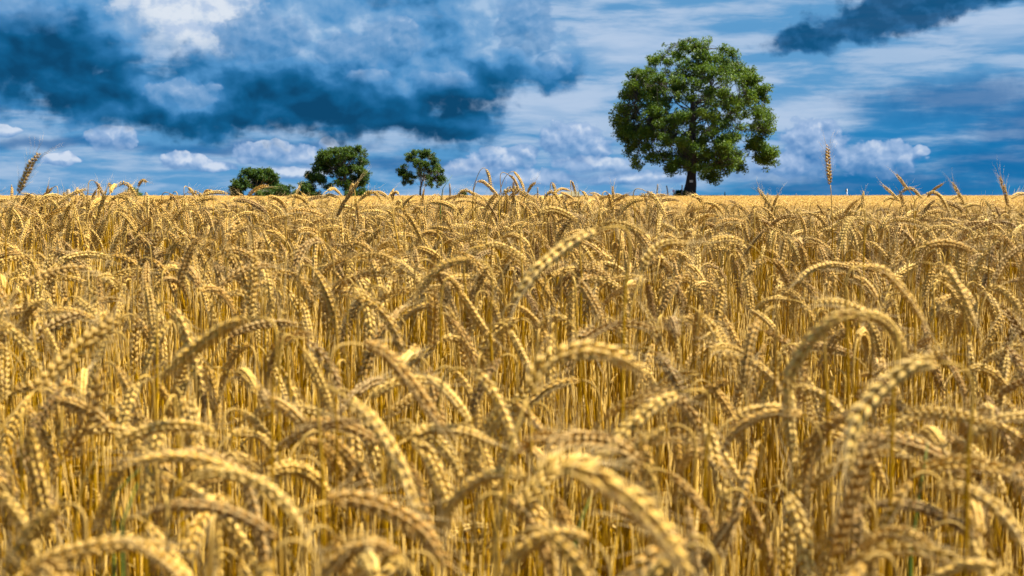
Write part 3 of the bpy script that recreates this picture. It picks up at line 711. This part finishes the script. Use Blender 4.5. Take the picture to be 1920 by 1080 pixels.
for tone, label, pts, o in HERO:
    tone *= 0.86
    P2 = parse(pts)
    L0 = o.get('L', 0.085) * hr.uniform(.97, 1.03)
    plen = sum(math.dist(a, b_) for a, b_ in zip(P2[:-1], P2[1:]))
    horizon_one = P2[-1][1] < 400 or P2[0][1] < 400
    dn = FPX * L0 / plen * (0.93 if not horizon_one else 1.0)
    d = o.get('d', dn)
    if horizon_one: d = min(max(d, 2.6), 5.2)
    lpx = plen * d / FPX
    extra = math.sqrt(max(0.0, L0 ** 2 - lpx ** 2)) * hr.choice((-1, 1))
    n = len(P2)
    E = np.array([at(x, y, d + extra * i / (n - 1)) for i, (x, y) in enumerate(P2)])
    Cc = spline(E, 24)
    T0 = unit(Cc[1] - Cc[0])
    base = Cc[0]
    if 'stem' in o:
        S2 = np.array([at(x, y, d) for x, y in parse(o['stem'])])
        up = np.vstack([S2, base]); top = spline(up, 12); start = S2[0]
    else:
        hz = np.array([T0[0], T0[1], 0]); h = np.linalg.norm(hz)
        if T0[2] > 0.55: start = base - T0 * 0.06 - np.array((0, 0, .05))
        else: start = base - hz / (h + 1e-6) * 0.030 * min(1, h * 2) - np.array((0, 0, 0.085 + 0.02 * T0[2]))
        k1 = 0.05 if T0[2] > -.2 else 0.06
        top = bezier(start, start + np.array((0, 0, .05)), base - T0 * k1, base, 12)
    gz = float(crop_top(start[0], start[1])) - GROUND_BELOW
    foot = np.array([start[0] + hr.normal(0, .03), start[1] + hr.normal(0, .03), gz - 0.01])
    low = np.array([foot + (start - foot) * u for u in np.linspace(0, 1, 7)[:-1]])
    S = np.vstack([low, top])
    root = link('grain_plant', None, None, tuple(foot))
    tag(root, label, 'grain plant', GRP_SKY)
    big = d < 1.4
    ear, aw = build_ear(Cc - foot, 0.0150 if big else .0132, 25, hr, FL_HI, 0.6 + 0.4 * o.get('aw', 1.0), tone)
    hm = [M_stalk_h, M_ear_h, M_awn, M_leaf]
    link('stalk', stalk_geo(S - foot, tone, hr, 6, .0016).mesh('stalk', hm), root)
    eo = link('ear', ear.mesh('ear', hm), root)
    link('awns', aw.mesh('awns', hm), eo)
    if hr.random() < 0.3:
        c = S[3] - foot
        link('leaf', build_leaf(c, hr.uniform(0, 6.28), .2, .007, hr.uniform(1.2, 2.8), hr, tone).mesh('leaf', hm), root)
    hero_xy.append((start[0], start[1]))
N_TRACED = len(HERO)

# ------------------------------------------------------------------ the nearest plants, each an object of its own
def in_view(x, y, m=0.0): return abs(x) < 0.36 * y + m
PM = []
for st_, ear, aw, lf in PARTS:
    PM.append((st_.mesh('stalk', CROP), ear.mesh('ear', CROP), aw.mesh('awns', CROP), lf.mesh('leaf', CROP) if lf else None))
NEAR_Y = 1.80
n_near = 300 - N_TRACED
cand = []
r2 = np.random.default_rng(21)
tries = 0
while len(cand) < n_near and tries < 60000:
    tries += 1
    y = math.sqrt(r2.uniform(0.74 ** 2, NEAR_Y ** 2)); x = r2.uniform(-1, 1) * (0.36 * y + 0.03)
    if all((x - a) ** 2 + (y - b_) ** 2 > 0.026 ** 2 for a, b_ in cand): cand.append((x, y))
NEAR_LABEL = 'ripe grain plant, one of the nodding straw coloured ears crowded in the nearest rows'
for (x, y) in cand:
    i = int(r2.integers(3, NV))
    z = float(crop_top(x, y)) + r2.normal(-.055, .022)
    root = link('grain_plant', None, None, (x, y, z)); root.rotation_euler = (r2.normal(0, .07), r2.normal(0, .07), bend_dir(r2))
    tag(root, NEAR_LABEL, 'grain plant', 'grain plants crowded in the nearest rows')
    s1, e1, a1, l1 = PM[i]
    link('stalk', s1, root); eo = link('ear', e1, root); link('awns', a1, eo)
    if l1: link('leaf', l1, root)

# ------------------------------------------------------------------ all other plants: one mass
pts, idx, rot, scl = [], [], [], []
def put(x, y, z, i, rz, tx=0.0, ty=0.0, sc=1.0):
    pts.append((x, y, z)); idx.append(i); rot.append((tx, ty, rz)); scl.append(sc)
O_A, O_B, O_C, O_D, O_E = 0, NV, NV + NS, NV + NS + NA, NV + NS + NA + NB
r3 = np.random.default_rng(99)
DENS = 155
step = 1 / math.sqrt(DENS)
y = 0.15
while y < 7.2:
    hw = 0.40 * y + 1.3
    x = -hw
    while x < hw:
        xx, yy = x + r3.uniform(-.5, .5) * step * 1.3, y + r3.uniform(-.5, .5) * step * 1.3
        x += step
        if yy < NEAR_Y and in_view(xx, yy, 0.05): continue
        tall = r3.random()
        z = float(crop_top(xx, yy)) + r3.normal(-.016, .030) + (0.03 if tall > .985 else 0.0)
        if yy < 2.2: z -= 0.012
        put(xx, yy, z, int(r3.integers(0, NV)), bend_dir(r3), r3.normal(0, .09), r3.normal(0, .09), r3.uniform(.84, 1.08))
    y += step
# straws filling the lower storey
y = 0.6
while y < 6.5:
    hw = 0.40 * y + 0.8
    stp = 0.054
    x = -hw
    while x < hw:
        xx, yy = x + r3.uniform(-.5, .5) * stp, y + r3.uniform(-.5, .5) * stp
        x += stp
        if yy < 0.8: continue
        put(xx, yy, float(crop_top(xx, yy)) + r3.normal(-.05, .03), O_B + int(r3.integers(NS)), r3.uniform(0, 6.28))
    y += stp
def patches(y0, y1, size, off, n, tl):
    y = y0
    while y < y1:
        hw = 0.42 * y + 1.8
        x = -hw + r3.uniform(0, size)
        while x < hw:
            xx, yy = x + r3.normal(0, .08) * size, y + r3.normal(0, .05) * size
            e_ = 0.3
            sy = (crop_top(xx, yy + e_) - crop_top(xx, yy - e_)) / (2 * e_)
            put(xx, yy, float(crop_top(xx, yy)), off + int(r3.integers(n)), r3.normal(0, .35), 0, 0, r3.uniform(.95, 1.08))
            rot[-1] = (float(sy) * tl, 0, rot[-1][2])
            x += size * 0.93
        y += size * 0.93
patches(7.0, 16.0, 0.5, O_C, NA, 1)
patches(16.0, 46.0, 1.0, O_D, NB, 1)
patches(46.0, 172.0, 2.5, O_E, NC, 1)
# closed canopy seen at a grazing angle, from seven metres on
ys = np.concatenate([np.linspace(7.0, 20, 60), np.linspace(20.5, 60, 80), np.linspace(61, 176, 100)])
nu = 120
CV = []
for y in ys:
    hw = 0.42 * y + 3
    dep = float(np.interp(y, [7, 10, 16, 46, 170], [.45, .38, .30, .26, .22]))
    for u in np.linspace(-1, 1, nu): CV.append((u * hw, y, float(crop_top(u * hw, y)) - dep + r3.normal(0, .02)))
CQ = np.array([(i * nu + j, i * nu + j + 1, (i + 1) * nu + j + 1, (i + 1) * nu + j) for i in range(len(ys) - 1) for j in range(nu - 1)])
nC = len(CV); nP = len(pts)
me = bpy.data.meshes.new('grain_crop')
allv = np.array(CV + pts, np.float32)
me.vertices.add(len(allv)); me.vertices.foreach_set('co', allv.ravel())
me.loops.add(CQ.size); me.loops.foreach_set('vertex_index', CQ.ravel().astype(np.int32))
me.polygons.add(len(CQ)); me.polygons.foreach_set('loop_start', (np.arange(len(CQ)) * 4).astype(np.int32))
me.update(calc_edges=True)
def pattr(name, typ, vals, field):
    a = me.attributes.new(name, typ, 'POINT'); a.data.foreach_set(field, vals)
pattr('plant', 'BOOLEAN', np.array([False] * nC + [True] * nP), 'value')
pattr('pick', 'INT', np.array([0] * nC + idx, np.int32), 'value')
pattr('turn', 'FLOAT_VECTOR', np.array([(0, 0, 0)] * nC + rot, np.float32).ravel(), 'vector')
pattr('size', 'FLOAT', np.array([1.0] * nC + scl, np.float32), 'value')
pattr('tone', 'FLOAT', np.full(nC + nP, .5, np.float32), 'value')
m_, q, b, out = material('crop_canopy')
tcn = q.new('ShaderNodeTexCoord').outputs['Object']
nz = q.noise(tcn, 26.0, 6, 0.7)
q.l.new(q.ramp(nz, [(0.3, c4(.07, .035, .008)), (0.5, c4(.17, .10, .02)), (0.7, c4(.27, .17, .045))]), b.inputs['Base Color'])  # straw brown darkened to paint in the shade between the ears
b.inputs['Roughness'].default_value = 0.85
bp = q.new('ShaderNodeBump'); bp.inputs['Strength'].default_value = 1; bp.inputs['Distance'].default_value = 0.05
q.l.new(nz, bp.inputs['Height']); q.l.new(bp.outputs[0], b.inputs['Normal'])
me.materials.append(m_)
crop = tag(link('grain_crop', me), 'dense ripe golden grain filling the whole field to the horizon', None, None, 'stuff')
ng = bpy.data.node_groups.new('scatter_crop', 'GeometryNodeTree')
ng.interface.new_socket('Geometry', in_out='INPUT', socket_type='NodeSocketGeometry')
ng.interface.new_socket('Geometry', in_out='OUTPUT', socket_type='NodeSocketGeometry')
G = ng.nodes; Lk = ng.links
gi, go = G.new('NodeGroupInput'), G.new('NodeGroupOutput')
ci = G.new('GeometryNodeCollectionInfo'); ci.inputs['Collection'].default_value = store
ci.inputs['Separate Children'].default_value = True; ci.inputs['Reset Children'].default_value = True
iop = G.new('GeometryNodeInstanceOnPoints'); iop.inputs['Pick Instance'].default_value = True
def named(n_, dt):
    a = G.new('GeometryNodeInputNamedAttribute'); a.data_type = dt; a.inputs['Name'].default_value = n_; return a.outputs['Attribute']
Lk.new(gi.outputs[0], iop.inputs['Points']); Lk.new(ci.outputs[0], iop.inputs['Instance'])
Lk.new(named('plant', 'BOOLEAN'), iop.inputs['Selection']); Lk.new(named('pick', 'INT'), iop.inputs['Instance Index'])
e2r = G.new('FunctionNodeEulerToRotation'); Lk.new(named('turn', 'FLOAT_VECTOR'), e2r.inputs[0]); Lk.new(e2r.outputs[0], iop.inputs['Rotation'])
Lk.new(named('size', 'FLOAT'), iop.inputs['Scale'])
jg = G.new('GeometryNodeJoinGeometry'); Lk.new(gi.outputs[0], jg.inputs[0]); Lk.new(iop.outputs[0], jg.inputs[0]); Lk.new(jg.outputs[0], go.inputs[0])
md_ = crop.modifiers.new('scatter', 'NODES'); md_.node_group = ng

# ------------------------------------------------------------------ trees
def bark_material(name, c1, c2):
    m_, q, b, out = material(name)
    tcn = q.new('ShaderNodeTexCoord').outputs['Object']
    nz = q.noise(q.v('MULTIPLY', tcn, (1, 1, 0.25)), 5.0, 8, 0.7)
    q.l.new(q.mix(q.ss(nz, .35, .65), c1, c2), b.inputs['Base Color']); b.inputs['Roughness'].default_value = 0.9
    bp = q.new('ShaderNodeBump'); bp.inputs['Strength'].default_value = 0.8; bp.inputs['Distance'].default_value = 0.05
    q.l.new(nz, bp.inputs['Height']); q.l.new(bp.outputs[0], b.inputs['Normal'])
    return m_
def foliage_material(name, dark, mid, light):
    m_, q, b, out = material(name)
    c = q.ramp(q.attr('tone'), [(0.0, dark), (0.5, mid), (1.0, light)])
    q.l.new(c, b.inputs['Base Color']); b.inputs['Roughness'].default_value = 0.5; b.inputs['Specular IOR Level'].default_value = 0.15
    translucent(q, b, out, q.mix(0.5, c, c4(.14, .20, .01)), 0.28)
    return m_
M_bark = bark_material('oak_bark', c4(.012, .010, .008), c4(.035, .028, .022))
M_bark2 = bark_material('gray_bark', c4(.07, .06, .05), c4(.17, .15, .12))
M_oak = foliage_material('oak_foliage', c4(.028, .070, .006), c4(.058, .115, .010), c4(.102, .152, .013))
M_fol = foliage_material('small_tree_foliage', c4(.014, .042, .006), c4(.028, .066, .010), c4(.054, .100, .013))
def leaf_cloud(centres, radii, per, size, r, tones, flat=0.85):
    """little folded leaf faces filled through each clump"""
    V = []; Q = []; A = []; n = 0
    for c, rad, tn in zip(centres, radii, tones):
        k = max(6, int(per * (rad ** 2)))
        p_ = r.normal(0, 1, (k, 3)); p_ = p_ / np.linalg.norm(p_, axis=1, keepdims=True) * (r.uniform(0, 1, (k, 1)) ** 0.42) * rad
        p_[:, 2] *= flat
        p_ += c
        nrm = unit(r.normal(0, 1, (k, 3)) + np.array((0, 0, .8)))
        a = unit(np.cross(nrm, r.normal(0, 1, (k, 3)))); b_ = np.cross(nrm, a)
        s_ = (size * r.uniform(.6, 1.35, (k, 1)))
        w_ = s_ * r.uniform(.45, .75, (k, 1))
        P0 = p_ - a * s_ * .5; P1 = p_ + b_ * w_ * .5 + nrm * s_ * .12; P2_ = p_ + a * s_ * .5; P3 = p_ - b_ * w_ * .5 + nrm * s_ * .12
        V.append(np.stack([P0, P1, P2_, P3], 1).reshape(-1, 3))
        Q.append(np.arange(4 * k).reshape(-1, 4) + n); n += 4 * k
        A.append(np.repeat(np.clip(tn + r.normal(0, .16, k), 0, 1), 4))
    return np.concatenate(V), np.concatenate(Q), np.concatenate(A)
def tree(name, label, D, px, py_base, prof, trunk, limbs, seed, clumps, crad, per, leaf, mats, group=None, depth=0.95, gaps=()):
    """prof: [(py, left px, right px, lowest py there?)] outline of the crown; trunk: [(px, py, width px)]"""
    r = np.random.default_rng(seed)
    s_ = D / FPX
    base = at(px, py_base, D); base[2] = float(crop_top(base[0], base[1])) - GROUND_BELOW
    def loc(qx, qy, dy=0.0): return np.array([(qx - px) * s_, dy, (at(qx, qy, D)[2] - base[2])])
    ys_ = np.array([p_[0] for p_ in prof], float); xl = np.array([p_[1] for p_ in prof], float); xr = np.array([p_[2] for p_ in prof], float)
    cx = (xl.min() + xr.max()) / 2
    C, Rr, Tn = [], [], []
    tries = 0
    H = ys_.max() - ys_.min(); zmax = loc(px, ys_.min())[2]
    xl = xl + r.normal(0, .005, len(xl)) * (xr - xl); xr = xr - .02 * (xr - xl) + r.normal(0, .005, len(xr)) * (xr - xl)
    while len(C) < clumps and tries < clumps * 60:
        tries += 1
        qy = r.uniform(ys_.min(), ys_.max()); l_, r_ = np.interp(qy, ys_, xl), np.interp(qy, ys_, xr)
        rad = crad * r.uniform(.55, 1.5); rp = rad / s_ * 0.8
        if r_ - l_ < 2.2 * rp: rad *= 0.6; rp *= .6
        if r.random() > (r_ - l_) / (xr - xl).max(): continue
        ph = r.uniform(0, 2 * math.pi); rr = r.uniform(0, 1) ** 0.55; u = rr * math.cos(ph); v = rr * math.sin(ph)
        if r.random() < .16: u = r.choice((-1, 1)) * r.uniform(.9, 1.0); v = r.uniform(-.3, .3); rr = 1
        if r.random() > 0.5 + 0.5 * rr ** 1.5 and qy > ys_.min() + .25 * H: continue
        hw = (r_ - l_) / 2 - rp * 1.05
        if hw < 0: continue
        qx = (l_ + r_) / 2 + u * hw
        if qy - rp < ys_.min(): qy = ys_.min() + rp
        if any(((qx - g[0]) / g[2]) ** 2 + ((qy - g[1]) / g[3]) ** 2 < 1 for g in gaps): continue
        dy = v * hw * s_ * depth
        # a lobe: a handful of leaf clumps around its own centre, so that the outline is uneven and sky shows between lobes
        cc = loc(qx, qy, dy); k_ = int(r.integers(5, 13)) if r.random() < .6 else 1; tone_ = r.uniform(.1, .9)
        for _ in range(k_):
            o3 = r.normal(0, 1, 3); o3 = o3 / np.linalg.norm(o3) * r.uniform(.2, 1.0) * crad * 1.8
            o3[2] *= .65
            c3 = cc + o3
            if c3[2] + rad * .5 > zmax: c3[2] = zmax - rad * .5
            C.append(c3); Rr.append(crad * r.uniform(.5, 1.25)); Tn.append(np.clip(tone_ + r.normal(0, .15), 0, 1))
    C = np.array(C); Rr = np.array(Rr)
    root = link(name, None, None, tuple(base)); tag(root, label, 'tree' if 'bush' not in name else 'bush', group)
    tg = Geo()
    tp = [loc(a, b_) for a, b_, w_ in trunk]; tp[0][2] = -0.05
    tw = np.array([w_ * s_ / 2 for a, b_, w_ in trunk])
    Ct = spline(np.array(tp), 16); rw = np.interp(np.linspace(0, 1, 16), np.linspace(0, 1, len(tw)), tw)
    V, Q, T_ = tube(Ct, rw, 12)
    V = V + r.normal(0, .02, V.shape) * rw.mean() * 2
    tg.add(V, Q, T_)
    bg = Geo()
    if limbs:
        # limbs: from a point up the trunk to chosen clumps, then twigs from the limb to its neighbours
        order = r.permutation(len(C))[:limbs]
        ends = []
        for k in order:
            e_ = C[k]; f = r.uniform(.45, 1.0)
            st0 = Ct[int(f * 15)]
            dist = np.linalg.norm(e_ - st0)
            mid1 = st0 + (e_ - st0) * .33 + np.array((0, 0, dist * r.uniform(.02, .16))) + r.normal(0, .04 * dist, 3)
            mid2 = st0 + (e_ - st0) * .68 + np.array((0, 0, dist * r.uniform(.0, .14))) + r.normal(0, .05 * dist, 3)
            Cl = spline(np.array([st0, mid1, mid2, e_]), 12)
            r0 = rw[-1] * r.uniform(.25, .55)
            V, Q, T_ = tube(Cl, np.linspace(r0, r0 * .12, 12), 6); bg.add(V, Q, T_)
            ends.append((Cl, r0))
        for k in range(len(C)):
            best = None
            for Cl, r0 in ends:
                dd = np.linalg.norm(Cl[3:] - C[k], axis=1); j = int(dd.argmin())
                if best is None or dd[j] < best[0]: best = (dd[j], Cl[3 + j], r0 * (1 - (3 + j) / 12))
            if best[0] < .2: continue
            m1 = (best[1] + C[k]) / 2 + r.normal(0, .1 * best[0], 3)
            V, Q, T_ = tube(spline(np.array([best[1], m1, C[k]]), 6), np.linspace(max(.03, best[2] * .55), .012, 6), 4); bg.add(V, Q, T_)
    link('trunk', tg.mesh('trunk', [mats[0]]), root)
    if limbs: link('branches', bg.mesh('branches', [mats[0]]), root)
    V, Q, A = leaf_cloud(C, Rr, per, leaf, r, Tn)
    link('crown', new_mesh('crown', V, Q, None, [mats[1]], None, {'tone': A}, smooth=False), root)
    return root, s_
oak_prof = [(70, 1284, 1312), (80, 1262, 1338), (95, 1238, 1372), (110, 1222, 1397), (125, 1204, 1402), (140, 1180, 1414), (155, 1162, 1432), (175, 1155, 1443), (195, 1146, 1450), (215, 1145, 1455), (240, 1143, 1458), (262, 1158, 1456), (285, 1172, 1459), (300, 1176, 1460), (312, 1180, 1452), (320, 1186, 1400), (326, 1240, 1380), (343, 1316, 1356)]
oak, os_ = tree('oak_tree', 'big round oak with a dark thick trunk standing alone on the horizon', 160, 1293, 366, oak_prof,
     [(1293, 372, 34), (1293, 362, 25), (1295, 352, 19), (1296, 335, 16), (1297, 318, 17), (1298, 300, 15), (1296, 270, 12), (1298, 225, 9), (1296, 180, 6)],
     44, 8, 2500, 0.56, 150, 0.25, (M_bark, M_oak), gaps=[(1290, 340, 30, 22), (1216, 322, 14, 14), (1245, 335, 40, 16), (1312, 330, 8, 14), (1240, 306, 12, 8), (1277, 336, 13, 24), (1372, 318, 10, 8), (1192, 292, 10, 6)])
# pale notice nailed to the oak trunk
nb = Geo()
x0, z0 = (1294.5 - 1293) * os_, (at(1294, 340, 160)[2] - oak.location.z)
def box(g, c, h, m=0):
    c = np.array(c); V = np.array([c + np.array((sx_ * h[0], sy_ * h[1], sz_ * h[2])) for sx_ in (-1, 1) for sy_ in (-1, 1) for sz_ in (-1, 1)])
    g.add(V, [(0, 1, 3, 2), (4, 6, 7, 5), (0, 4, 5, 1), (2, 3, 7, 6), (0, 2, 6, 4), (1, 5, 7, 3)], None, m)
box(nb, (0, 0, 0), (.19, .015, .13))
m_, q, b, out = material('pale_board'); q.put(b.inputs['Base Color'], c4(.62, .62, .58)); b.inputs['Roughness'].default_value = .6
no = link('notice_board', nb.mesh('notice_board', [m_], False), None, tuple(np.array(oak.location) + np.array((x0, -.62, z0))))
tag(no, 'small pale notice fixed on the dark trunk of the big oak', 'notice')

mid_prof = [(275, 632, 682), (283, 606, 690), (292, 597, 694), (305, 594, 694), (318, 592, 693), (325, 582, 694), (332, 577, 694), (338, 578, 690), (345, 592, 684), (352, 602, 680)]
tree('round_tree', 'dense dark green tree, the middle one of the three small trees', 150, 648, 372, mid_prof,
     [(650, 372, 9), (650, 355, 7), (648, 335, 6), (646, 310, 4)], 18, 21, 560, 0.40, 300, 0.22, (M_bark2, M_fol), gaps=[(626, 338, 7, 9), (606, 345, 9, 7), (648, 353, 8, 6), (668, 352, 8, 6)])
sl_prof = [(280, 776, 806), (290, 762, 815), (300, 754, 820), (312, 750, 826), (322, 747, 831), (332, 752, 835), (340, 755, 837), (346, 758, 836), (352, 800, 828)]
tree('slender_tree', 'small open tree on one thin bare trunk forking below its crown', 150, 788, 374, sl_prof,
     [(788, 374, 5), (788, 360, 4), (789, 350, 3.4), (792, 338, 2.6), (796, 322, 2)], 26, 22, 520, 0.27, 400, 0.19, (M_bark2, M_fol), gaps=[(788, 352, 20, 17)])
low_prof = [(318, 468, 498), (324, 452, 512), (332, 446, 517), (340, 436, 520), (348, 433, 526), (356, 433, 533), (366, 436, 536)]
tree('spreading_tree', 'low broad dark green tree, leftmost of the trees on the horizon', 150, 478, 374, low_prof,
     [(480, 374, 5), (480, 360, 4), (478, 345, 3)], 16, 23, 500, 0.38, 300, 0.22, (M_bark2, M_fol), gaps=[(478, 362, 10, 6), (452, 360, 8, 5)])
def bush(label, px, py, D, prof, seed, n, rad=.35, leaf=.2, per=420, nm='bush'):
    return tree(nm, label, D, px, py, prof, [(px, py, 3), (px, py - 6, 2)], 6, seed, n * 3, rad, per, leaf, (M_bark2, M_fol))
bush('dark bush beside the low broad tree, left of the pair', 532, 374, 148, [(346, 520, 540), (352, 510, 552), (360, 500, 556), (372, 498, 560)], 31, 40)
bush('rounded dark bush right of the low broad tree, behind the white awns', 575, 374, 148, [(344, 562, 582), (350, 556, 590), (358, 552, 597), (372, 550, 602)], 32, 44)
bush('low flat bush at the foot of the middle tree on its right', 676, 376, 146, [(352, 660, 680), (358, 652, 690), (370, 645, 694)], 33, 26)
bush('small dark bush at the field edge under the golden arch', 252, 374, 146, [(354, 246, 260), (360, 240, 268), (372, 236, 272)], 34, 22)
bush('tiny sparse bush on the skyline beside the leaning post', 868, 374, 150, [(358, 862, 874), (364, 858, 878), (372, 856, 880)], 35, 9, .25)
bush('little dark shrub at the foot of the big oak', 1276, 370, 159, [(358, 1272, 1280), (363, 1268, 1285), (369, 1266, 1288)], 36, 14, .28)

# ------------------------------------------------------------------ fence posts and small things on the skyline
m_, q, b, out = material('weathered_wood')
tcn = q.new('ShaderNodeTexCoord').outputs['Object']
nz = q.noise(q.v('MULTIPLY', tcn, (1, 1, .12)), 14.0, 6, .7)
q.l.new(q.mix(q.ss(nz, .35, .65), c4(.07, .055, .04), c4(.20, .17, .13)), b.inputs['Base Color']); b.inputs['Roughness'].default_value = .9
M_wood = m_
def post(label, p_top, p_bot, wpx, D, seed, cap=False):
    r = np.random.default_rng(seed)
    b0 = at(*p_bot, D); t0 = at(*p_top, D)
    gz = float(crop_top(b0[0], b0[1])) - GROUND_BELOW
    foot = np.array([b0[0], b0[1], gz]); tp = t0
    s_ = D / FPX
    Cc = np.array([foot + (tp - foot) * u + np.array((r.normal(0, .012), r.normal(0, .012), 0)) for u in np.linspace(0, 1, 7)]) - foot
    V, Q, T_ = tube(Cc, wpx * s_ / 2 * np.array([1.1, 1.05, 1, 1.02, .97, .95, .82]), 9)
    V += r.normal(0, .006, V.shape)
    g = Geo(); g.add(V, Q, T_)
    o = link('fence_post', g.mesh('fence_post', [M_wood]), None, tuple(foot))
    tag(o, label, 'fence post', 'old wooden fence posts along the far field edge')
post('thick weathered gray post at the left between the short ears', (128, 355), (128, 378), 8.5, 60, 1)
post('tall thin gray post leaning left, right of the slender tree', (843, 344), (846, 372), 3.4, 95, 2)
post('thin dark post behind the feathery pale ear, left of the low shed', (1008, 351), (1009, 372), 2.6, 110, 3)
post('knobbly upright post, leftmost of the three beside the big oak', (1233, 345), (1232, 369), 2.9, 150, 4)
post('slanting post, middle one of the three beside the big oak', (1250, 348), (1256, 369), 2.6, 152, 5)
post('black upright post touching the left side of the big oak', (1279, 347), (1278, 369), 2.4, 156, 6)
post('short stub of a post in the open skyline right of the big oak', (1359, 360), (1359, 370), 2.2, 158, 7)
post('lowest post stub, behind the lone pale leaning ear', (1425, 363), (1425, 370), 1.8, 158, 8)
post('tiny dark stub on the skyline left of the tallest ear', (1493, 363), (1493, 371), 1.8, 158, 9)
post('faintest short stub just right of the tiny dark stub on the skyline', (1505, 366), (1505, 372), 1.5, 157, 10)
# thin white marker with a dark head
D = 157.0; s_ = D / FPX
g = Geo(); b0 = at(1588, 374, D); gz = float(crop_top(b0[0], b0[1])) - GROUND_BELOW; b0[2] = gz
hz_ = at(1588, 355, D)[2] - gz
V, Q, T_ = tube(np.array([(0, 0, 0), (0, 0, hz_ * .5), (0, 0, hz_)]), .045, 8); g.add(V, Q, T_)
mk = link('marker_pole', None, None, tuple(b0)); tag(mk, 'thin white marker pole with a dark head on the right skyline', 'marker')
m_, q, b, out = material('white_paint'); q.put(b.inputs['Base Color'], c4(.75, .75, .74))
link('pole', g.mesh('pole', [m_]), mk)
m2, q, b, out = material('dark_metal'); q.put(b.inputs['Base Color'], c4(.03, .03, .035))
g = Geo(); box(g, (-.07, 0, hz_ - .12), (.07, .05, .2)); link('head', g.mesh('head', [m2], False), mk)
# small round sign near the posts
b0 = at(1263, 372, 154); gz = float(crop_top(b0[0], b0[1])) - GROUND_BELOW; b0[2] = gz
hz_ = at(1263, 358, 154)[2] - gz
sg = link('small_sign', None, None, tuple(b0)); tag(sg, 'small white and reddish sign between the slanting post and the black post', 'sign')
g = Geo(); V, Q, T_ = tube(np.array([(0, 0, 0), (0, 0, hz_ * .5), (0, 0, hz_ - .12)]), .03, 8); g.add(V, Q, T_); link('pole', g.mesh('pole', [M_wood]), sg)
g = Geo(); an = np.arange(16) * math.pi / 8
V = [(.15 * math.cos(a), -.03, hz_ + .15 * math.sin(a)) for a in an] + [(.15 * math.cos(a), .0, hz_ + .15 * math.sin(a)) for a in an] + [(0, -.03, hz_), (0, 0, hz_)]
Q = [(i, (i + 1) % 16, 16 + (i + 1) % 16, 16 + i) for i in range(16)]; T_ = [(i, 32, (i + 1) % 16) for i in range(16)] + [(16 + i, 16 + (i + 1) % 16, 33) for i in range(16)]
m3, q, b, out = material('sign_face'); q.put(b.inputs['Base Color'], c4(.55, .35, .38)); g.add(np.array(V), Q, T_)
link('plate', g.mesh('plate', [m3], False), sg)
# low shed / covered stack beyond the crop
D = 120.0; s_ = D / FPX
b0 = at(1070, 375, D); gz = float(crop_top(b0[0], b0[1])) - GROUND_BELOW; b0[2] = gz
sh = link('low_shed', None, None, tuple(b0)); tag(sh, 'long low brown roofed shed barely showing over the crop', 'shed')
zt = at(1070, 359, D)[2] - gz; ze = zt - .42; hw = 0.9
g = Geo(); box(g, (0, 1.2, ze / 2), (hw * .96, 1.1, ze / 2)); link('wall', g.mesh('wall', [M_wood], False), sh)
g = Geo(); V = [(-hw, 0, ze), (hw, 0, ze), (hw, 2.4, ze), (-hw, 2.4, ze), (-hw * .8, 1.2, zt), (hw * .8, 1.2, zt), (-hw, 0, ze + .04), (hw, 0, ze + .04), (hw, 2.4, ze + .04), (-hw, 2.4, ze + .04)]
g.add(np.array(V, float), [(6, 7, 5, 4), (9, 4, 5, 8), (0, 1, 7, 6), (3, 9, 8, 2), (0, 3, 2, 1)], [(7, 8, 5), (6, 4, 9), (1, 2, 8), (1, 8, 7), (0, 6, 9), (0, 9, 3)])
m4, q, b, out = material('mossy_roof'); tcn = q.new('ShaderNodeTexCoord').outputs['Object']
q.l.new(q.mix(q.ss(q.noise(tcn, 6, 5, .6), .4, .6), c4(.13, .10, .06), c4(.07, .08, .03)), b.inputs['Base Color']); b.inputs['Roughness'].default_value = .9
link('roof', g.mesh('roof', [m4], False), sh)
# green blades standing in the crop
def blade(label, pts_, d, wid):
    P3 = np.array([at(x, y, d) for x, y in pts_]); foot = P3[0].copy(); foot[2] = float(crop_top(foot[0], foot[1])) - GROUND_BELOW
    Cc = spline(np.vstack([foot + (P3[0] - foot) * np.linspace(0, 1, 5)[:-1, None], P3]), 22) - foot
    n = len(Cc); u = np.linspace(0, 1, n)
    V, Q, T_ = tube(Cc, wid * (0.55 + 1.1 * u) * np.clip((1 - u) * 4 + .08, 0, 1) * np.where(u < .5, .6, 1), 4)
    g = Geo(); g.add(V, Q, T_)
    o = link('green_blade', g.mesh('green_blade', [M_green]), None, tuple(foot)); tag(o, label, 'grass blade')
blade('long green blade standing above the crop right of the slender tree', [(826, 372), (836, 350), (848, 328)], 4.9, .0030)
blade('curved green blade among the straws at the lower right', [(1708, 1010), (1720, 950), (1732, 880), (1740, 830)], 1.3, .0028)
blade('short green blade under the thickest arching ear', [(1078, 1010), (1090, 970), (1108, 930)], 1.25, .0030)
blade('green blade slanting in the lower left straws', [(228, 975), (242, 940), (258, 905)], 1.05, .0030)
blade('green blade crossing the pale hanging ear in the lower left', [(212, 930), (232, 905), (262, 880)], 1.15, .0022)
